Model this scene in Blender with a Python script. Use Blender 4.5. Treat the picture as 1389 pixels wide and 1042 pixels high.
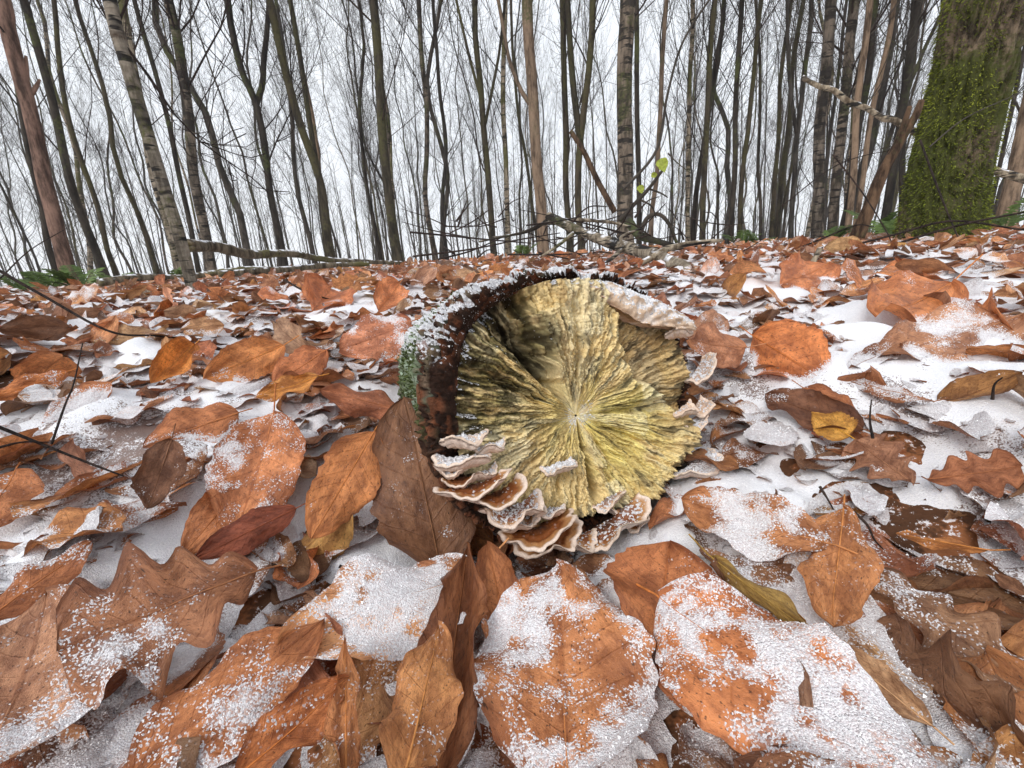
import bpy, math, random
import numpy as np
from mathutils import Matrix, Vector
from mathutils.bvhtree import BVHTree

for _o in list(bpy.data.objects):
    bpy.data.objects.remove(_o)
scene = bpy.context.scene
COL = scene.collection
RNG = np.random.default_rng(11)

# ------------------------------------------------------------------ camera
PW, PH, FPX = 1389.0, 1042.0, 583.0
CAM = np.array([0.0, 0.0, 0.25])
PITCH, ROLL = math.atan(171.0 / FPX), math.radians(3.5)
_F = np.array([0, math.cos(PITCH), -math.sin(PITCH)])
_R0 = np.array([1.0, 0, 0])
_U0 = np.array([0, math.sin(PITCH), math.cos(PITCH)])
CR = math.cos(ROLL) * _R0 - math.sin(ROLL) * _U0
CU = math.sin(ROLL) * _R0 + math.cos(ROLL) * _U0
CF = _F
camd = bpy.data.cameras.new('camera')
camd.sensor_width = 36.0
camd.lens = 36.0 * FPX / PW
camd.clip_start = 0.005
camd.clip_end = 600.0
cam = bpy.data.objects.new('camera', camd)
COL.objects.link(cam)
cam.matrix_world = Matrix(((CR[0], CU[0], -CF[0], CAM[0]), (CR[1], CU[1], -CF[1], CAM[1]),
                           (CR[2], CU[2], -CF[2], CAM[2]), (0, 0, 0, 1)))
scene.camera = cam

# ------------------------------------------------------------------ sky and sun (overcast winter day)
SUN_EL, SUN_AZ = math.radians(40), math.radians(-35)
world = bpy.data.worlds.new('World')
scene.world = world
world.use_nodes = True
wn = world.node_tree
wn.nodes.clear()
w_out = wn.nodes.new('ShaderNodeOutputWorld')
w_bg = wn.nodes.new('ShaderNodeBackground')
w_sky = wn.nodes.new('ShaderNodeTexSky')
w_sky.sky_type = 'NISHITA'
w_sky.sun_disc = False
w_sky.sun_elevation = SUN_EL
w_sky.sun_rotation = math.pi - SUN_AZ
w_sky.dust_density = 4.0
w_mix = wn.nodes.new('ShaderNodeMix')
w_mix.data_type = 'RGBA'
w_mix.inputs[0].default_value = 0.9          # thin even cloud cover
w_tc = wn.nodes.new('ShaderNodeTexCoord')
w_ns = wn.nodes.new('ShaderNodeTexNoise')           # faint cloud tone all over the sky
w_ns.inputs['Scale'].default_value = 2.2
w_ns.inputs['Detail'].default_value = 5.0
w_cl = wn.nodes.new('ShaderNodeMix')
w_cl.data_type = 'RGBA'
w_cl.inputs[6].default_value = (9.0, 9.5, 10.2, 1)
w_cl.inputs[7].default_value = (10.3, 10.6, 11.0, 1)
wn.links.new(w_tc.outputs['Generated'], w_ns.inputs['Vector'])
wn.links.new(w_ns.outputs[0], w_cl.inputs[0])
wn.links.new(w_cl.outputs[2], w_mix.inputs[7])
wn.links.new(w_sky.outputs[0], w_mix.inputs[6])
wn.links.new(w_mix.outputs[2], w_bg.inputs[0])
w_bg.inputs[1].default_value = 0.1
wn.links.new(w_bg.outputs[0], w_out.inputs[0])
sund = bpy.data.lights.new('sun', 'SUN')
sund.energy = 1.5
sund.angle = math.radians(20)
sund.color = (1.0, 0.97, 0.93)
sun = bpy.data.objects.new('sun', sund)
COL.objects.link(sun)
_sd = Vector((math.sin(SUN_AZ) * math.cos(SUN_EL), -math.cos(SUN_AZ) * math.cos(SUN_EL), math.sin(SUN_EL)))
sun.rotation_euler = _sd.to_track_quat('Z', 'Y').to_euler()
sun.location = (0, 0, 20)
scene.view_settings.view_transform = 'Standard'
scene.view_settings.look = 'None'
scene.view_settings.exposure = 0.28
scene.view_settings.gamma = 1.0
scene.cycles.max_bounces = 6
scene.cycles.volume_bounces = 1
scene.cycles.diffuse_bounces = 3
scene.cycles.transparent_max_bounces = 6
scene.cycles.use_denoising = True
scene.render.use_motion_blur = False


# ------------------------------------------------------------------ maths helpers
def norm(v):
    v = np.asarray(v, float)
    return v / (np.linalg.norm(v, axis=-1, keepdims=True) + 1e-12)


def ray(px, py):
    return CF + CR * ((px - PW / 2) / FPX) + CU * ((PH / 2 - py) / FPX)


def unproj(px, py, d):
    return CAM + ray(px, py) * d


def project(P):
    q = np.asarray(P) - CAM
    z = np.maximum(q @ CF, 1e-4)
    return np.stack([PW / 2 + FPX * (q @ CR) / z, PH / 2 - FPX * (q @ CU) / z, q @ CF], -1)


def _hash(i, seed):
    i = i.astype(np.uint64)
    h = i[..., 0] * np.uint64(374761393) + i[..., 1] * np.uint64(668265263) + i[..., 2] * np.uint64(2147483647 + 97)
    h = h + np.uint64(seed * 1442695 + 12345)
    h = (h ^ (h >> np.uint64(13))) * np.uint64(1274126177)
    h = h & np.uint64(0xFFFFFFFF)
    h = (h ^ (h >> np.uint64(16))) * np.uint64(2246822519)
    h = h & np.uint64(0xFFFFFFFF)
    h = h ^ (h >> np.uint64(13))
    return (h & np.uint64(0xFFFFFF)).astype(float) / float(0xFFFFFF)


def vnoise(p, seed=0):
    p = np.asarray(p, float)
    if p.shape[-1] == 2:
        p = np.concatenate([p, np.zeros(p.shape[:-1] + (1,))], -1)
    p = p + 1000.0
    i = np.floor(p)
    f = p - i
    f = f * f * (3 - 2 * f)
    i = i.astype(np.int64)
    r = 0
    for dx in (0, 1):
        wx = f[..., 0] if dx else 1 - f[..., 0]
        for dy in (0, 1):
            wy = f[..., 1] if dy else 1 - f[..., 1]
            for dz in (0, 1):
                wz = f[..., 2] if dz else 1 - f[..., 2]
                r = r + wx * wy * wz * _hash(i + np.array([dx, dy, dz]), seed)
    return r


def fbm(p, seed=0, oct=4, gain=0.5):
    p = np.asarray(p, float)
    a, s, t = 1.0, 0.0, 0.0
    for k in range(oct):
        s = s + a * vnoise(p * (2.0 ** k), seed + k * 7)
        t += a
        a *= gain
    return s / t


def sstep(a, b, x):
    t = np.clip((x - a) / (b - a), 0, 1)
    return t * t * (3 - 2 * t)


def srgb(*c):
    c = np.array(c, float) / 255.0
    return np.where(c <= 0.04045, c / 12.92, ((c + 0.055) / 1.055) ** 2.4)


# ------------------------------------------------------------------ mesh helpers
def mesh_np(name, V, F, mat, uv=None, col=None, snow=None, smooth=True):
    V = np.ascontiguousarray(np.asarray(V, np.float32).reshape(-1, 3))
    me = bpy.data.meshes.new(name)
    me.vertices.add(len(V))
    me.vertices.foreach_set('co', V.ravel())
    Fs = F if isinstance(F, list) else [F]
    Fs = [np.asarray(f, np.int32) for f in Fs if len(f)]
    loops = np.concatenate([f.ravel() for f in Fs])
    tot = np.concatenate([np.full(len(f), f.shape[1], np.int32) for f in Fs])
    start = np.concatenate([[0], np.cumsum(tot)[:-1]]).astype(np.int32)
    me.loops.add(len(loops))
    me.loops.foreach_set('vertex_index', loops.astype(np.int32))
    me.polygons.add(len(tot))
    me.polygons.foreach_set('loop_start', start)
    me.polygons.foreach_set('loop_total', tot)
    me.polygons.foreach_set('use_smooth', np.full(len(tot), smooth))
    if uv is not None:
        a = me.attributes.new('luv', 'FLOAT_VECTOR', 'POINT')
        a.data.foreach_set('vector', np.asarray(uv, np.float32).ravel())
    if col is not None:
        c = np.ones((len(V), 4), np.float32)
        c[:, :3] = np.asarray(col, np.float32).reshape(-1, 3)
        a = me.attributes.new('col', 'FLOAT_COLOR', 'POINT')
        a.data.foreach_set('color', c.ravel())
    if snow is not None:
        a = me.attributes.new('snow', 'FLOAT', 'POINT')
        a.data.foreach_set('value', np.asarray(snow, np.float32).ravel())
    me.update(calc_edges=True)
    me.validate()
    if mat is not None:
        me.materials.append(mat)
    return me


def obj(name, me, parent=None, loc=None, label=None, cat=None, group=None, kind=None):
    o = bpy.data.objects.new(name, me)
    COL.objects.link(o)
    if parent is not None:
        o.parent = parent
    if loc is not None:
        o.location = loc
    return tag(o, label, cat, group, kind)


def tag(o, label=None, cat=None, group=None, kind=None):
    if label:
        o['label'] = label
    if cat:
        o['category'] = cat
    if group:
        o['group'] = group
    if kind:
        o['kind'] = kind
    return o


def empty(name, loc, label=None, cat=None, group=None):
    return obj(name, None, None, loc, label, cat, group)


def grid_faces(nu, nv, wrap=False, off=0):
    """nu x nv vertex grid"""
    i = np.arange(nu - 1)[:, None]
    j = np.arange(nv if wrap else nv - 1)[None, :]
    a = i * nv + j
    b = i * nv + (j + 1) % nv
    c = (i + 1) * nv + (j + 1) % nv
    d = (i + 1) * nv + j
    return np.stack([a, b, c, d], -1).reshape(-1, 4) + off


class MB:
    """collects pieces of one mesh"""
    def __init__(s):
        s.V, s.F, s.T, s.C, s.U, s.n = [], [], [], [], [], 0

    def add(s, V, F, col=None, uv=None):
        V = np.asarray(V).reshape(-1, 3)
        F = np.asarray(F)
        (s.F if F.shape[1] == 4 else s.T).append(F + s.n)
        s.V.append(V)
        s.C.append(np.broadcast_to(np.asarray([.5, .5, .5] if col is None else col, float), V.shape))
        s.U.append(np.zeros_like(V) if uv is None else uv)
        s.n += len(V)

    def build(s, name, mat, parent=None, smooth=True, **kw):
        F = []
        if s.F:
            F.append(np.concatenate(s.F))
        if s.T:
            F.append(np.concatenate(s.T))
        me = mesh_np(name, np.concatenate(s.V), F, mat, uv=np.concatenate(s.U), col=np.concatenate(s.C), smooth=smooth)
        return obj(name, me, parent, **kw)


def tubes(P, R, sides):
    """P (N,K,3), R (N,K) -> vertices and quads of N open tubes"""
    P = np.asarray(P, float)
    R = np.asarray(R, float)
    N, K, _ = P.shape
    T = norm(np.gradient(P, axis=1))
    ref = np.zeros((N, 1, 3))
    m = norm(P[:, -1] - P[:, 0])
    k = np.argmin(np.abs(m), 1)
    ref[np.arange(N), 0, k] = 1
    A = norm(np.cross(T, np.broadcast_to(ref, T.shape)))
    B = np.cross(T, A)
    an = np.arange(sides) / sides * 2 * math.pi
    V = P[:, :, None] + R[:, :, None, None] * (np.cos(an)[:, None] * A[:, :, None] + np.sin(an)[:, None] * B[:, :, None])
    f = grid_faces(K, sides, True)
    F = (f[None] + (np.arange(N) * K * sides)[:, None, None]).reshape(-1, 4)
    return V.reshape(-1, 3), F


def smooth_poly(pts, n):
    """Catmull-Rom resample"""
    p = np.asarray(pts, float)
    if len(p) == 2:
        return p[0] + (p[1] - p[0]) * np.linspace(0, 1, n)[:, None]
    q = np.vstack([2 * p[0] - p[1], p, 2 * p[-1] - p[-2]])
    t = np.linspace(0, len(p) - 1 - 1e-6, n)
    i = t.astype(int)
    f = (t - i)[:, None]
    a, b, c, d = q[i], q[i + 1], q[i + 2], q[i + 3]
    return 0.5 * (2 * b + (c - a) * f + (2 * a - 5 * b + 4 * c - d) * f ** 2 + (3 * b - a - 3 * c + d) * f ** 3)


def rough_tube(P, R, sides, amp=0.06, seed=0, fr=(3.0, 6.0), cap=True):
    """one tube with uneven skin; returns V,F(list)"""
    P = np.asarray(P, float)
    R = np.broadcast_to(np.asarray(R, float), (len(P),))
    V, F = tubes(P[None], R[None], sides)
    K = len(P)
    V = V.reshape(K, sides, 3)
    L = np.concatenate([[0], np.cumsum(np.linalg.norm(np.diff(P, axis=0), axis=1))])
    an = np.arange(sides) / sides * 2 * math.pi
    q = np.stack(np.broadcast_arrays(np.cos(an)[None] * fr[0] * .5 + 5, np.sin(an)[None] * fr[0] * .5 + 5,
                                     (L / (R.mean() + 1e-6))[:, None] / fr[1] * 2), -1)
    n = fbm(q, seed, 3) - 0.5
    C = P[:, None]
    V = C + (V - C) * (1 + 2 * amp * n[..., None])
    V = V.reshape(-1, 3)
    Fs = [F]
    if cap:
        V = np.vstack([V, P[0:1], P[-1:]])
        a = np.arange(sides)
        b = (a + 1) % sides
        o = (K - 1) * sides
        Fs.append(np.concatenate([np.stack([b, a, np.full(sides, len(V) - 2)], 1),
                                  np.stack([a + o, b + o, np.full(sides, len(V) - 1)], 1)]))
    return V, Fs


# ------------------------------------------------------------------ terrain
_GR = np.array([0, .15, .25, .33, .42, .52, .7, 1.0, 1.5, 2.2, 3, 4, 5, 7, 10, 20, 40, 100, 400])
_GZ = np.array([.05, .05, .05, .062, .095, .13, .158, .18, .196, .208, .22, .232, .234, .21, .1, -.2, -.4, -.5, -.5])
LOGC = None


def ground(x, y):
    x = np.asarray(x, float)
    y = np.asarray(y, float)
    r = np.hypot(x, y)
    z = np.interp(r, _GR, _GZ)
    m = sstep(.3, 1.2, r) * (1 - sstep(6, 12, r))
    z = z + m * .035 * (fbm(np.stack([x * .9, y * .9], -1), 3, 2) - .5)
    z = z + (1 - sstep(.8, 2, r)) * .03 * (fbm(np.stack([x * 7, y * 7], -1), 5, 2) - .5)
    dx, dy = x - .045, y - .40
    z = z - .075 * np.exp(-((dx / .13) ** 2 + (dy / .16) ** 2))
    return z


def hit(px, py, h=0.0, dmax=12.0):
    """where the view line through a photograph point meets the ground raised by h"""
    d = ray(px, py)
    t = np.geomspace(.04, dmax, 1500)
    P = CAM + d * t[:, None]
    below = P[:, 2] < ground(P[:, 0], P[:, 1]) + h
    k = int(np.argmax(below)) if below.any() else len(t) - 1
    return P[k]


# ------------------------------------------------------------------ node helpers
class NT:
    def __init__(s, name):
        s.m = bpy.data.materials.new(name)
        s.m.use_nodes = True
        s.t = s.m.node_tree
        s.t.nodes.clear()
        s.out = s.t.nodes.new('ShaderNodeOutputMaterial')

    def n(s, typ, **kw):
        nd = s.t.nodes.new('ShaderNode' + typ)
        for k, v in kw.items():
            setattr(nd, k, v)
        return nd

    def put(s, sock, v):
        if isinstance(v, bpy.types.NodeSocket):
            s.t.links.new(v, sock)
        elif v is not None:
            if sock.type == 'RGBA' and not isinstance(v, (int, float)) and len(v) == 3:
                v = tuple(v) + (1,)
            sock.default_value = v

    def math(s, op, a, b=None, c=None, clamp=False):
        nd = s.n('Math', operation=op, use_clamp=clamp)
        s.put(nd.inputs[0], a)
        s.put(nd.inputs[1], b)
        s.put(nd.inputs[2], c)
        return nd.outputs[0]

    def ramp(s, x, a, b, lo=0.0, hi=1.0):
        nd = s.n('MapRange', interpolation_type='SMOOTHSTEP')
        for i, v in enumerate((x, a, b, lo, hi)):
            s.put(nd.inputs[i], v)
        return nd.outputs[0]

    def mix(s, f, a, b, mode='MIX'):
        nd = s.n('Mix', data_type='RGBA', blend_type=mode)
        s.put(nd.inputs[0], f)
        s.put(nd.inputs[6], a)
        s.put(nd.inputs[7], b)
        return nd.outputs[2]

    def attr(s, name):
        return s.n('Attribute', attribute_name=name)

    def noise(s, vec, scale, detail=3, rough=.55, out=0):
        nd = s.n('TexNoise')
        s.put(nd.inputs['Vector'], vec)
        s.put(nd.inputs['Scale'], scale)
        nd.inputs['Detail'].default_value = detail
        nd.inputs['Roughness'].default_value = rough
        return nd.outputs[out]

    def voro(s, vec, scale, out='Distance', feature='F1'):
        nd = s.n('TexVoronoi', feature=feature)
        s.put(nd.inputs['Vector'], vec)
        s.put(nd.inputs['Scale'], scale)
        return nd.outputs[out]

    def sep(s, v):
        nd = s.n('SeparateXYZ')
        s.put(nd.inputs[0], v)
        return nd.outputs

    def comb(s, x, y, z):
        nd = s.n('CombineXYZ')
        for i, v in enumerate((x, y, z)):
            s.put(nd.inputs[i], v)
        return nd.outputs[0]

    def scalev(s, v, x, y, z):
        nd = s.n('VectorMath', operation='MULTIPLY')
        s.put(nd.inputs[0], v)
        nd.inputs[1].default_value = (x, y, z)
        return nd.outputs[0]

    def bump(s, h, strength, dist=.002, nrm=None):
        nd = s.n('Bump')
        nd.inputs['Strength'].default_value = strength
        nd.inputs['Distance'].default_value = dist
        s.put(nd.inputs['Height'], h)
        s.put(nd.inputs['Normal'], nrm)
        return nd.outputs[0]

    def pbsdf(s, col, rough=.7, spec=.3, nrm=None, **kw):
        nd = s.n('BsdfPrincipled')
        s.put(nd.inputs['Base Color'], col)
        s.put(nd.inputs['Roughness'], rough)
        s.put(nd.inputs['Specular IOR Level'], spec)
        s.put(nd.inputs['Normal'], nrm)
        for k, v in kw.items():
            s.put(nd.inputs[k], v)
        return nd.outputs[0]

    def done(s, shader):
        s.t.links.new(shader, s.out.inputs[0])
        return s.m


SNOWC = (.86, .875, .92)


def snow_grain(t, amount, scale=1250.0, lo=.05, hi=.4):
    """grain-by-grain snow cover on what faces up; returns mask, grain height, tint"""
    g = t.n('NewGeometry')
    nz = t.sep(g.outputs['Normal'])[2]
    pos = g.outputs['Position']
    v = t.n('TexVoronoi', feature='F1')
    t.put(v.inputs['Vector'], pos)
    v.inputs['Scale'].default_value = scale
    rnd = t.sep(v.outputs['Color'])[0]
    a = t.math('MULTIPLY', amount, t.ramp(nz, lo, hi))
    mask = t.ramp(t.math('SUBTRACT', t.math('MULTIPLY', a, 1.25), rnd), 0.0, .2)
    mask = t.math('MAXIMUM', mask, t.ramp(a, .3, .9, 0, .82))
    h = t.math('SUBTRACT', 1.0, v.outputs['Distance'])
    tint = t.sep(v.outputs['Color'])[1]
    return mask, h, tint


def m_leaf():
    t = NT('leaf')
    at = t.attr('luv')
    x, y, sd = t.sep(at.outputs['Vector'])
    hs = t.n('HueSaturation')
    hs.inputs['Saturation'].default_value = .93
    t.put(hs.inputs['Color'], t.attr('col').outputs['Color'])
    col = hs.outputs[0]
    sn = t.attr('snow').outputs['Fac']
    av = t.math('ABSOLUTE', y)
    vec = t.comb(t.math('MULTIPLY_ADD', sd, 37.0, t.math('MULTIPLY', x, 2.2)), y, t.math('MULTIPLY', sd, 91.0))
    n1 = t.noise(vec, 1.6, 5, .6)
    n2 = t.noise(vec, 9.0, 4, .65)
    n3 = t.noise(vec, 46.0, 3, .7)
    c = t.mix(t.ramp(n1, .35, .68), t.mix(1.0, col, (.60, .52, .48), 'MULTIPLY'), t.mix(1.0, col, (1.24, 1.24, 1.2), 'MULTIPLY'))
    c = t.mix(t.ramp(n2, .44, .64, 0, .6), c, t.mix(1.0, c, (.52, .44, .42), 'MULTIPLY'))
    c = t.mix(t.ramp(n3, .52, .72, 0, .5), c, t.mix(1.0, c, (1.5, 1.45, 1.4), 'MULTIPLY'))
    c = t.mix(t.ramp(t.noise(vec, 22.0, 2), .63, .7, 0, .75), c, (.035, .018, .012, 1))
    # side veins and midrib
    ph = t.math('FRACT', t.math('MULTIPLY', t.math('SUBTRACT', t.math('ADD', x, t.math('MULTIPLY', n1, .02)), t.math('MULTIPLY', av, .2)), 9.0))
    dv = t.math('ABSOLUTE', t.math('SUBTRACT', ph, .5))
    vein = t.ramp(dv, .07, .0)
    mid = t.ramp(av, .05, .015)
    net = t.voro(vec, 26.0, 'Distance', 'DISTANCE_TO_EDGE')
    netm = t.ramp(net, .12, .0, 0, .25)
    vm = t.math('MAXIMUM', t.math('MULTIPLY', vein, .4), t.math('MULTIPLY', mid, .65))
    c = t.mix(vm, c, t.mix(1.0, c, (.62, .5, .42), 'MULTIPLY'))
    c = t.mix(t.math('MULTIPLY', netm, .5), c, t.mix(1.0, c, (1.35, 1.3, 1.2), 'MULTIPLY'))
    c = t.mix(t.ramp(av, .86, 1.0, 0, .45), c, t.mix(1.0, c, (.5, .4, .35), 'MULTIPLY'))
    mask, h, tint = snow_grain(t, sn)
    snc = t.mix(tint, (.80, .79, .84, 1), (.95, .95, .97, 1))
    cc = t.mix(t.math('MULTIPLY', mask, t.math('MULTIPLY_ADD', tint, .2, .78)), c, snc)
    hb = t.math('ADD', t.math('MULTIPLY', t.math('ADD', vm, t.math('MULTIPLY', netm, .6)), .5), t.math('MULTIPLY_ADD', n3, .35, t.math('MULTIPLY', n2, .8)))
    b1 = t.bump(hb, .8, .0018)
    b2 = t.bump(t.math('MULTIPLY', mask, h), .6, .0014, b1)
    rough = t.math('ADD', t.math('SUBTRACT', .58, t.math('MULTIPLY', n2, .3)), t.math('MULTIPLY', mask, .2))
    p = t.pbsdf(cc, rough, .4, b2)
    tr = t.n('BsdfTranslucent')
    t.put(tr.inputs[0], t.mix(1.0, cc, (1.1, .88, .66), 'MULTIPLY'))
    ms = t.n('MixShader')
    t.put(ms.inputs[0], t.math('MULTIPLY', t.math('SUBTRACT', 1.0, mask), .16))
    t.put(ms.inputs[1], p)
    t.put(ms.inputs[2], tr.outputs[0])
    return t.done(ms.outputs[0])


def m_snow():
    t = NT('granular_snow')
    g = t.n('NewGeometry')
    pos = g.outputs['Position']
    v = t.n('TexVoronoi', feature='F1')
    t.put(v.inputs['Vector'], pos)
    v.inputs['Scale'].default_value = 1100
    cr = t.sep(v.outputs['Color'])
    n = t.noise(pos, 60, 4, .6)
    n2 = t.noise(pos, 240, 3, .6)
    base = t.mix(t.math('MULTIPLY', cr[1], .8), (.77, .78, .82, 1), (.90, .905, .93, 1))
    # thin spots where the brown litter shows between the grains
    cov = t.attr('snow').outputs['Fac']
    thin = t.ramp(t.math('SUBTRACT', t.math('MULTIPLY_ADD', cr[0], .30, t.math('MULTIPLY', n2, .6)), cov), .0, .16)
    br = t.mix(n, (.05, .022, .012, 1), (.20, .085, .04, 1))
    c = t.mix(t.math('MULTIPLY', thin, .85), base, br)
    b = t.bump(t.math('ADD', t.math('SUBTRACT', 1.0, v.outputs['Distance']), t.math('MULTIPLY', n2, 1.3)), .5, .0013)
    p = t.pbsdf(c, .6, .35, b, **{'Subsurface Weight': .12, 'Subsurface Radius': (.004, .004, .005)})
    return t.done(p)


def m_grain():
    t = NT('snow_crystal')
    g = t.n('NewGeometry')
    r = g.outputs['Random Per Island']
    p = t.pbsdf(t.mix(r, (.93, .935, .95, 1), (.985, .985, .99, 1)), .45, .4, None)
    return t.done(p)


def m_soil():
    t = NT('forest_floor')
    pos = t.n('NewGeometry').outputs['Position']
    n = t.noise(pos, 9, 5, .7)
    n2 = t.noise(pos, 30, 4, .7)
    c = t.mix(n, (.03, .016, .01, 1), (.14, .06, .028, 1))
    c = t.mix(t.ramp(n2, .5, .6), c, (.28, .11, .045, 1))
    c = t.mix(t.ramp(t.noise(pos, 120, 4, .75), .56, .62, 0, .8), c, (.8, .8, .83, 1))
    return t.done(t.pbsdf(c, .9, .2, t.bump(n2, .8, .01)))


def m_bark(name, dark, light, moss=(.07, .08, .03), moss_amt=.0, scale=14.0, birch=False, snow=0.0, contrast=(.35, .65), zs=.22, bd=.012):
    t = NT(name)
    tc = t.n('TexCoord').outputs['Object']
    pos = t.n('NewGeometry').outputs['Position']
    rnd = t.n('ObjectInfo').outputs['Random']
    vec = t.scalev(tc, 1, 1, zs)
    n = t.noise(vec, scale, 6, .7)
    n2 = t.noise(tc, scale * 2.5, 4, .6)
    big = t.noise(tc, 1.7, 3, .6)
    c = t.mix(t.ramp(n, *contrast), dark, light)
    c = t.mix(t.math('MULTIPLY', t.ramp(n2, .5, .8), .4), c, t.mix(1.0, c, (.5, .5, .5), 'MULTIPLY'))
    h = t.math('ADD', n, t.math('MULTIPLY', n2, .4))
    if birch:
        w = t.scalev(tc, 3.2, 3.2, 17)
        l1 = t.noise(w, 2.2, 3, .6)
        w2 = t.scalev(tc, 1.2, 1.2, 2.4)
        l2 = t.noise(w2, 2.6, 4, .65)
        c = t.mix(t.ramp(l1, .53, .6), c, (.022, .02, .018, 1))
        c = t.mix(t.ramp(l2, .52, .6), c, (.035, .03, .026, 1))
        h = t.math('SUBTRACT', h, l1)
    if moss_amt > 0:
        mm = t.ramp(t.math('ADD', big, t.math('MULTIPLY', n2, .25)), .72 - moss_amt * .4, .84 - moss_amt * .4)
        c = t.mix(mm, c, t.mix(n2, tuple(np.array(moss) * .45), tuple(np.array(moss) * 1.5)))
    c = t.mix(1.0, c, t.mix(rnd, (.8, .8, .82, 1), (1.2, 1.15, 1.1, 1)), 'MULTIPLY')
    if snow > 0:
        nz = t.sep(t.n('NewGeometry').outputs['Normal'])[2]
        k = t.math('MULTIPLY', t.ramp(nz, .45, .8), t.ramp(t.noise(pos, 30, 3), .6 - snow * .4, .75 - snow * .4))
        c = t.mix(k, c, SNOWC)
    return t.done(t.pbsdf(c, .85, .22, t.bump(h, .9, bd)))


def m_vcol(name, rough=.8, spec=.25, bscale=400, bstr=.7, bdist=.001, snow=False, noise_amt=.35, transl=0.0):
    """colour held per vertex (the thing's own colours), broken up by fine grain"""
    t = NT(name)
    col = t.attr('col').outputs['Color']
    pos = t.n('TexCoord').outputs['Object']
    n = t.noise(pos, bscale, 4, .65)
    c = t.mix(t.ramp(n, .3, .7), t.mix(1.0, col, (1 - noise_amt,) * 3, 'MULTIPLY'), t.mix(1.0, col, (1 + noise_amt * .7,) * 3, 'MULTIPLY'))
    b = t.bump(n, bstr, bdist)
    if snow:
        mask, h, tint = snow_grain(t, t.attr('snow').outputs['Fac'], 560)
        c = t.mix(t.math('MULTIPLY', mask, .9), c, t.mix(tint, (.75, .76, .82, 1), (.95, .96, .98, 1)))
        b = t.bump(t.math('MULTIPLY', mask, h), .9, .002, b)
    p = t.pbsdf(c, rough, spec, b)
    if transl > 0:
        tr = t.n('BsdfTranslucent')
        t.put(tr.inputs[0], c)
        ms = t.n('MixShader')
        ms.inputs[0].default_value = transl
        t.put(ms.inputs[1], p)
        t.put(ms.inputs[2], tr.outputs[0])
        p = ms.outputs[0]
    return t.done(p)


M = dict(
    leaf=m_leaf(), snow=m_snow(), grain=m_grain(), soil=m_soil(),
    dark=m_bark('dark_bark', (.014, .012, .010), (.062, .052, .042), moss_amt=.2),
    mossy=m_bark('mossy_bark', (.018, .016, .011), (.08, .066, .045), moss=(.07, .066, .03), moss_amt=.34),
    tan=m_bark('peeled_bark', (.055, .038, .026), (.27, .195, .135), moss_amt=.15, contrast=(.32, .62), scale=22),
    pink=m_bark('reddish_bark', (.06, .036, .027), (.29, .18, .135), moss_amt=.08, scale=20),
    birch=m_bark('birch_bark', (.09, .075, .055), (.36, .31, .24), moss=(.10, .10, .04), moss_amt=.3, birch=True, scale=30),
    birchold=m_bark('old_birch_bark', (.022, .018, .014), (.20, .165, .13), moss_amt=.22, birch=True, scale=18),
    grey=m_bark('far_bark', (.025, .022, .019), (.09, .08, .068), moss_amt=.15),
    twig=m_bark('twig_bark', (.015, .011, .01), (.055, .038, .032), scale=60),
    dead=m_bark('dead_wood', (.045, .033, .022), (.25, .205, .14), moss=(.14, .13, .05), moss_amt=.3, snow=.35, scale=30),
    bough=m_bark('pale_bough', (.10, .075, .05), (.42, .36, .27), birch=True, snow=.2, moss_amt=.06, scale=34),
    snag=m_bark('brown_snag', (.025, .014, .009), (.16, .098, .058), moss_amt=.2, scale=34),
    bigbark=m_bark('plated_bark', (.035, .027, .018), (.24, .18, .12), moss=(.075, .085, .02), moss_amt=.6, scale=30, zs=.6, bd=.025),
    vcol=m_vcol('moss_fronds', .8, .2, 60, .2), rib=m_vcol('leaf_rib', .6, .3, 200, .3),
    wood=m_vcol('rotten_wood', .8, .2, 420, .35, .0008, snow=True, noise_amt=.2),
    bark=m_vcol('log_bark', .85, .2, 260, 1.0, .003, snow=True),
    fungus=m_vcol('bracket_flesh', .6, .3, 700, .35, .0006, snow=True, noise_amt=.16, transl=.06),
    green=m_vcol('green_leaf', .5, .35, 120, .2, transl=.3),
)

# ------------------------------------------------------------------ ground sheet
def build_ground():
    az = np.linspace(0, 2 * math.pi, 181)[:-1]
    r = np.concatenate([[.0005], np.geomspace(.03, 450, 150)])
    A, Rr = np.meshgrid(az, r)
    X, Y = Rr * np.sin(A), Rr * np.cos(A)
    Z = ground(X, Y) - .012 - .02 * sstep(.5, 3, Rr)
    V = np.stack([X, Y, Z], -1)
    obj('ground', mesh_np('ground', V, grid_faces(len(r), len(az), True), M['soil']), kind='structure',
        label='dark forest floor under the fallen leaves', cat='ground')


def snow_height(x, y):
    r = np.hypot(x, y)
    p = np.stack([x, y], -1)
    n = fbm(p * 13, 21, 3) - .5
    n2 = fbm(p * 60, 25, 3) - .5
    return ground(x, y) - .003 + n * .052 * (1 - .4 * sstep(.8, 2.5, r)) + n2 * .006


def snow_cover(x, y):
    p = np.stack([x, y], -1)
    return np.clip(.69 + 1.7 * (fbm(p * 9, 31, 3) - .47) + .5 * (fbm(p * 45, 33, 2) - .5), 0, 1.2)


SN = {}


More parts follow.
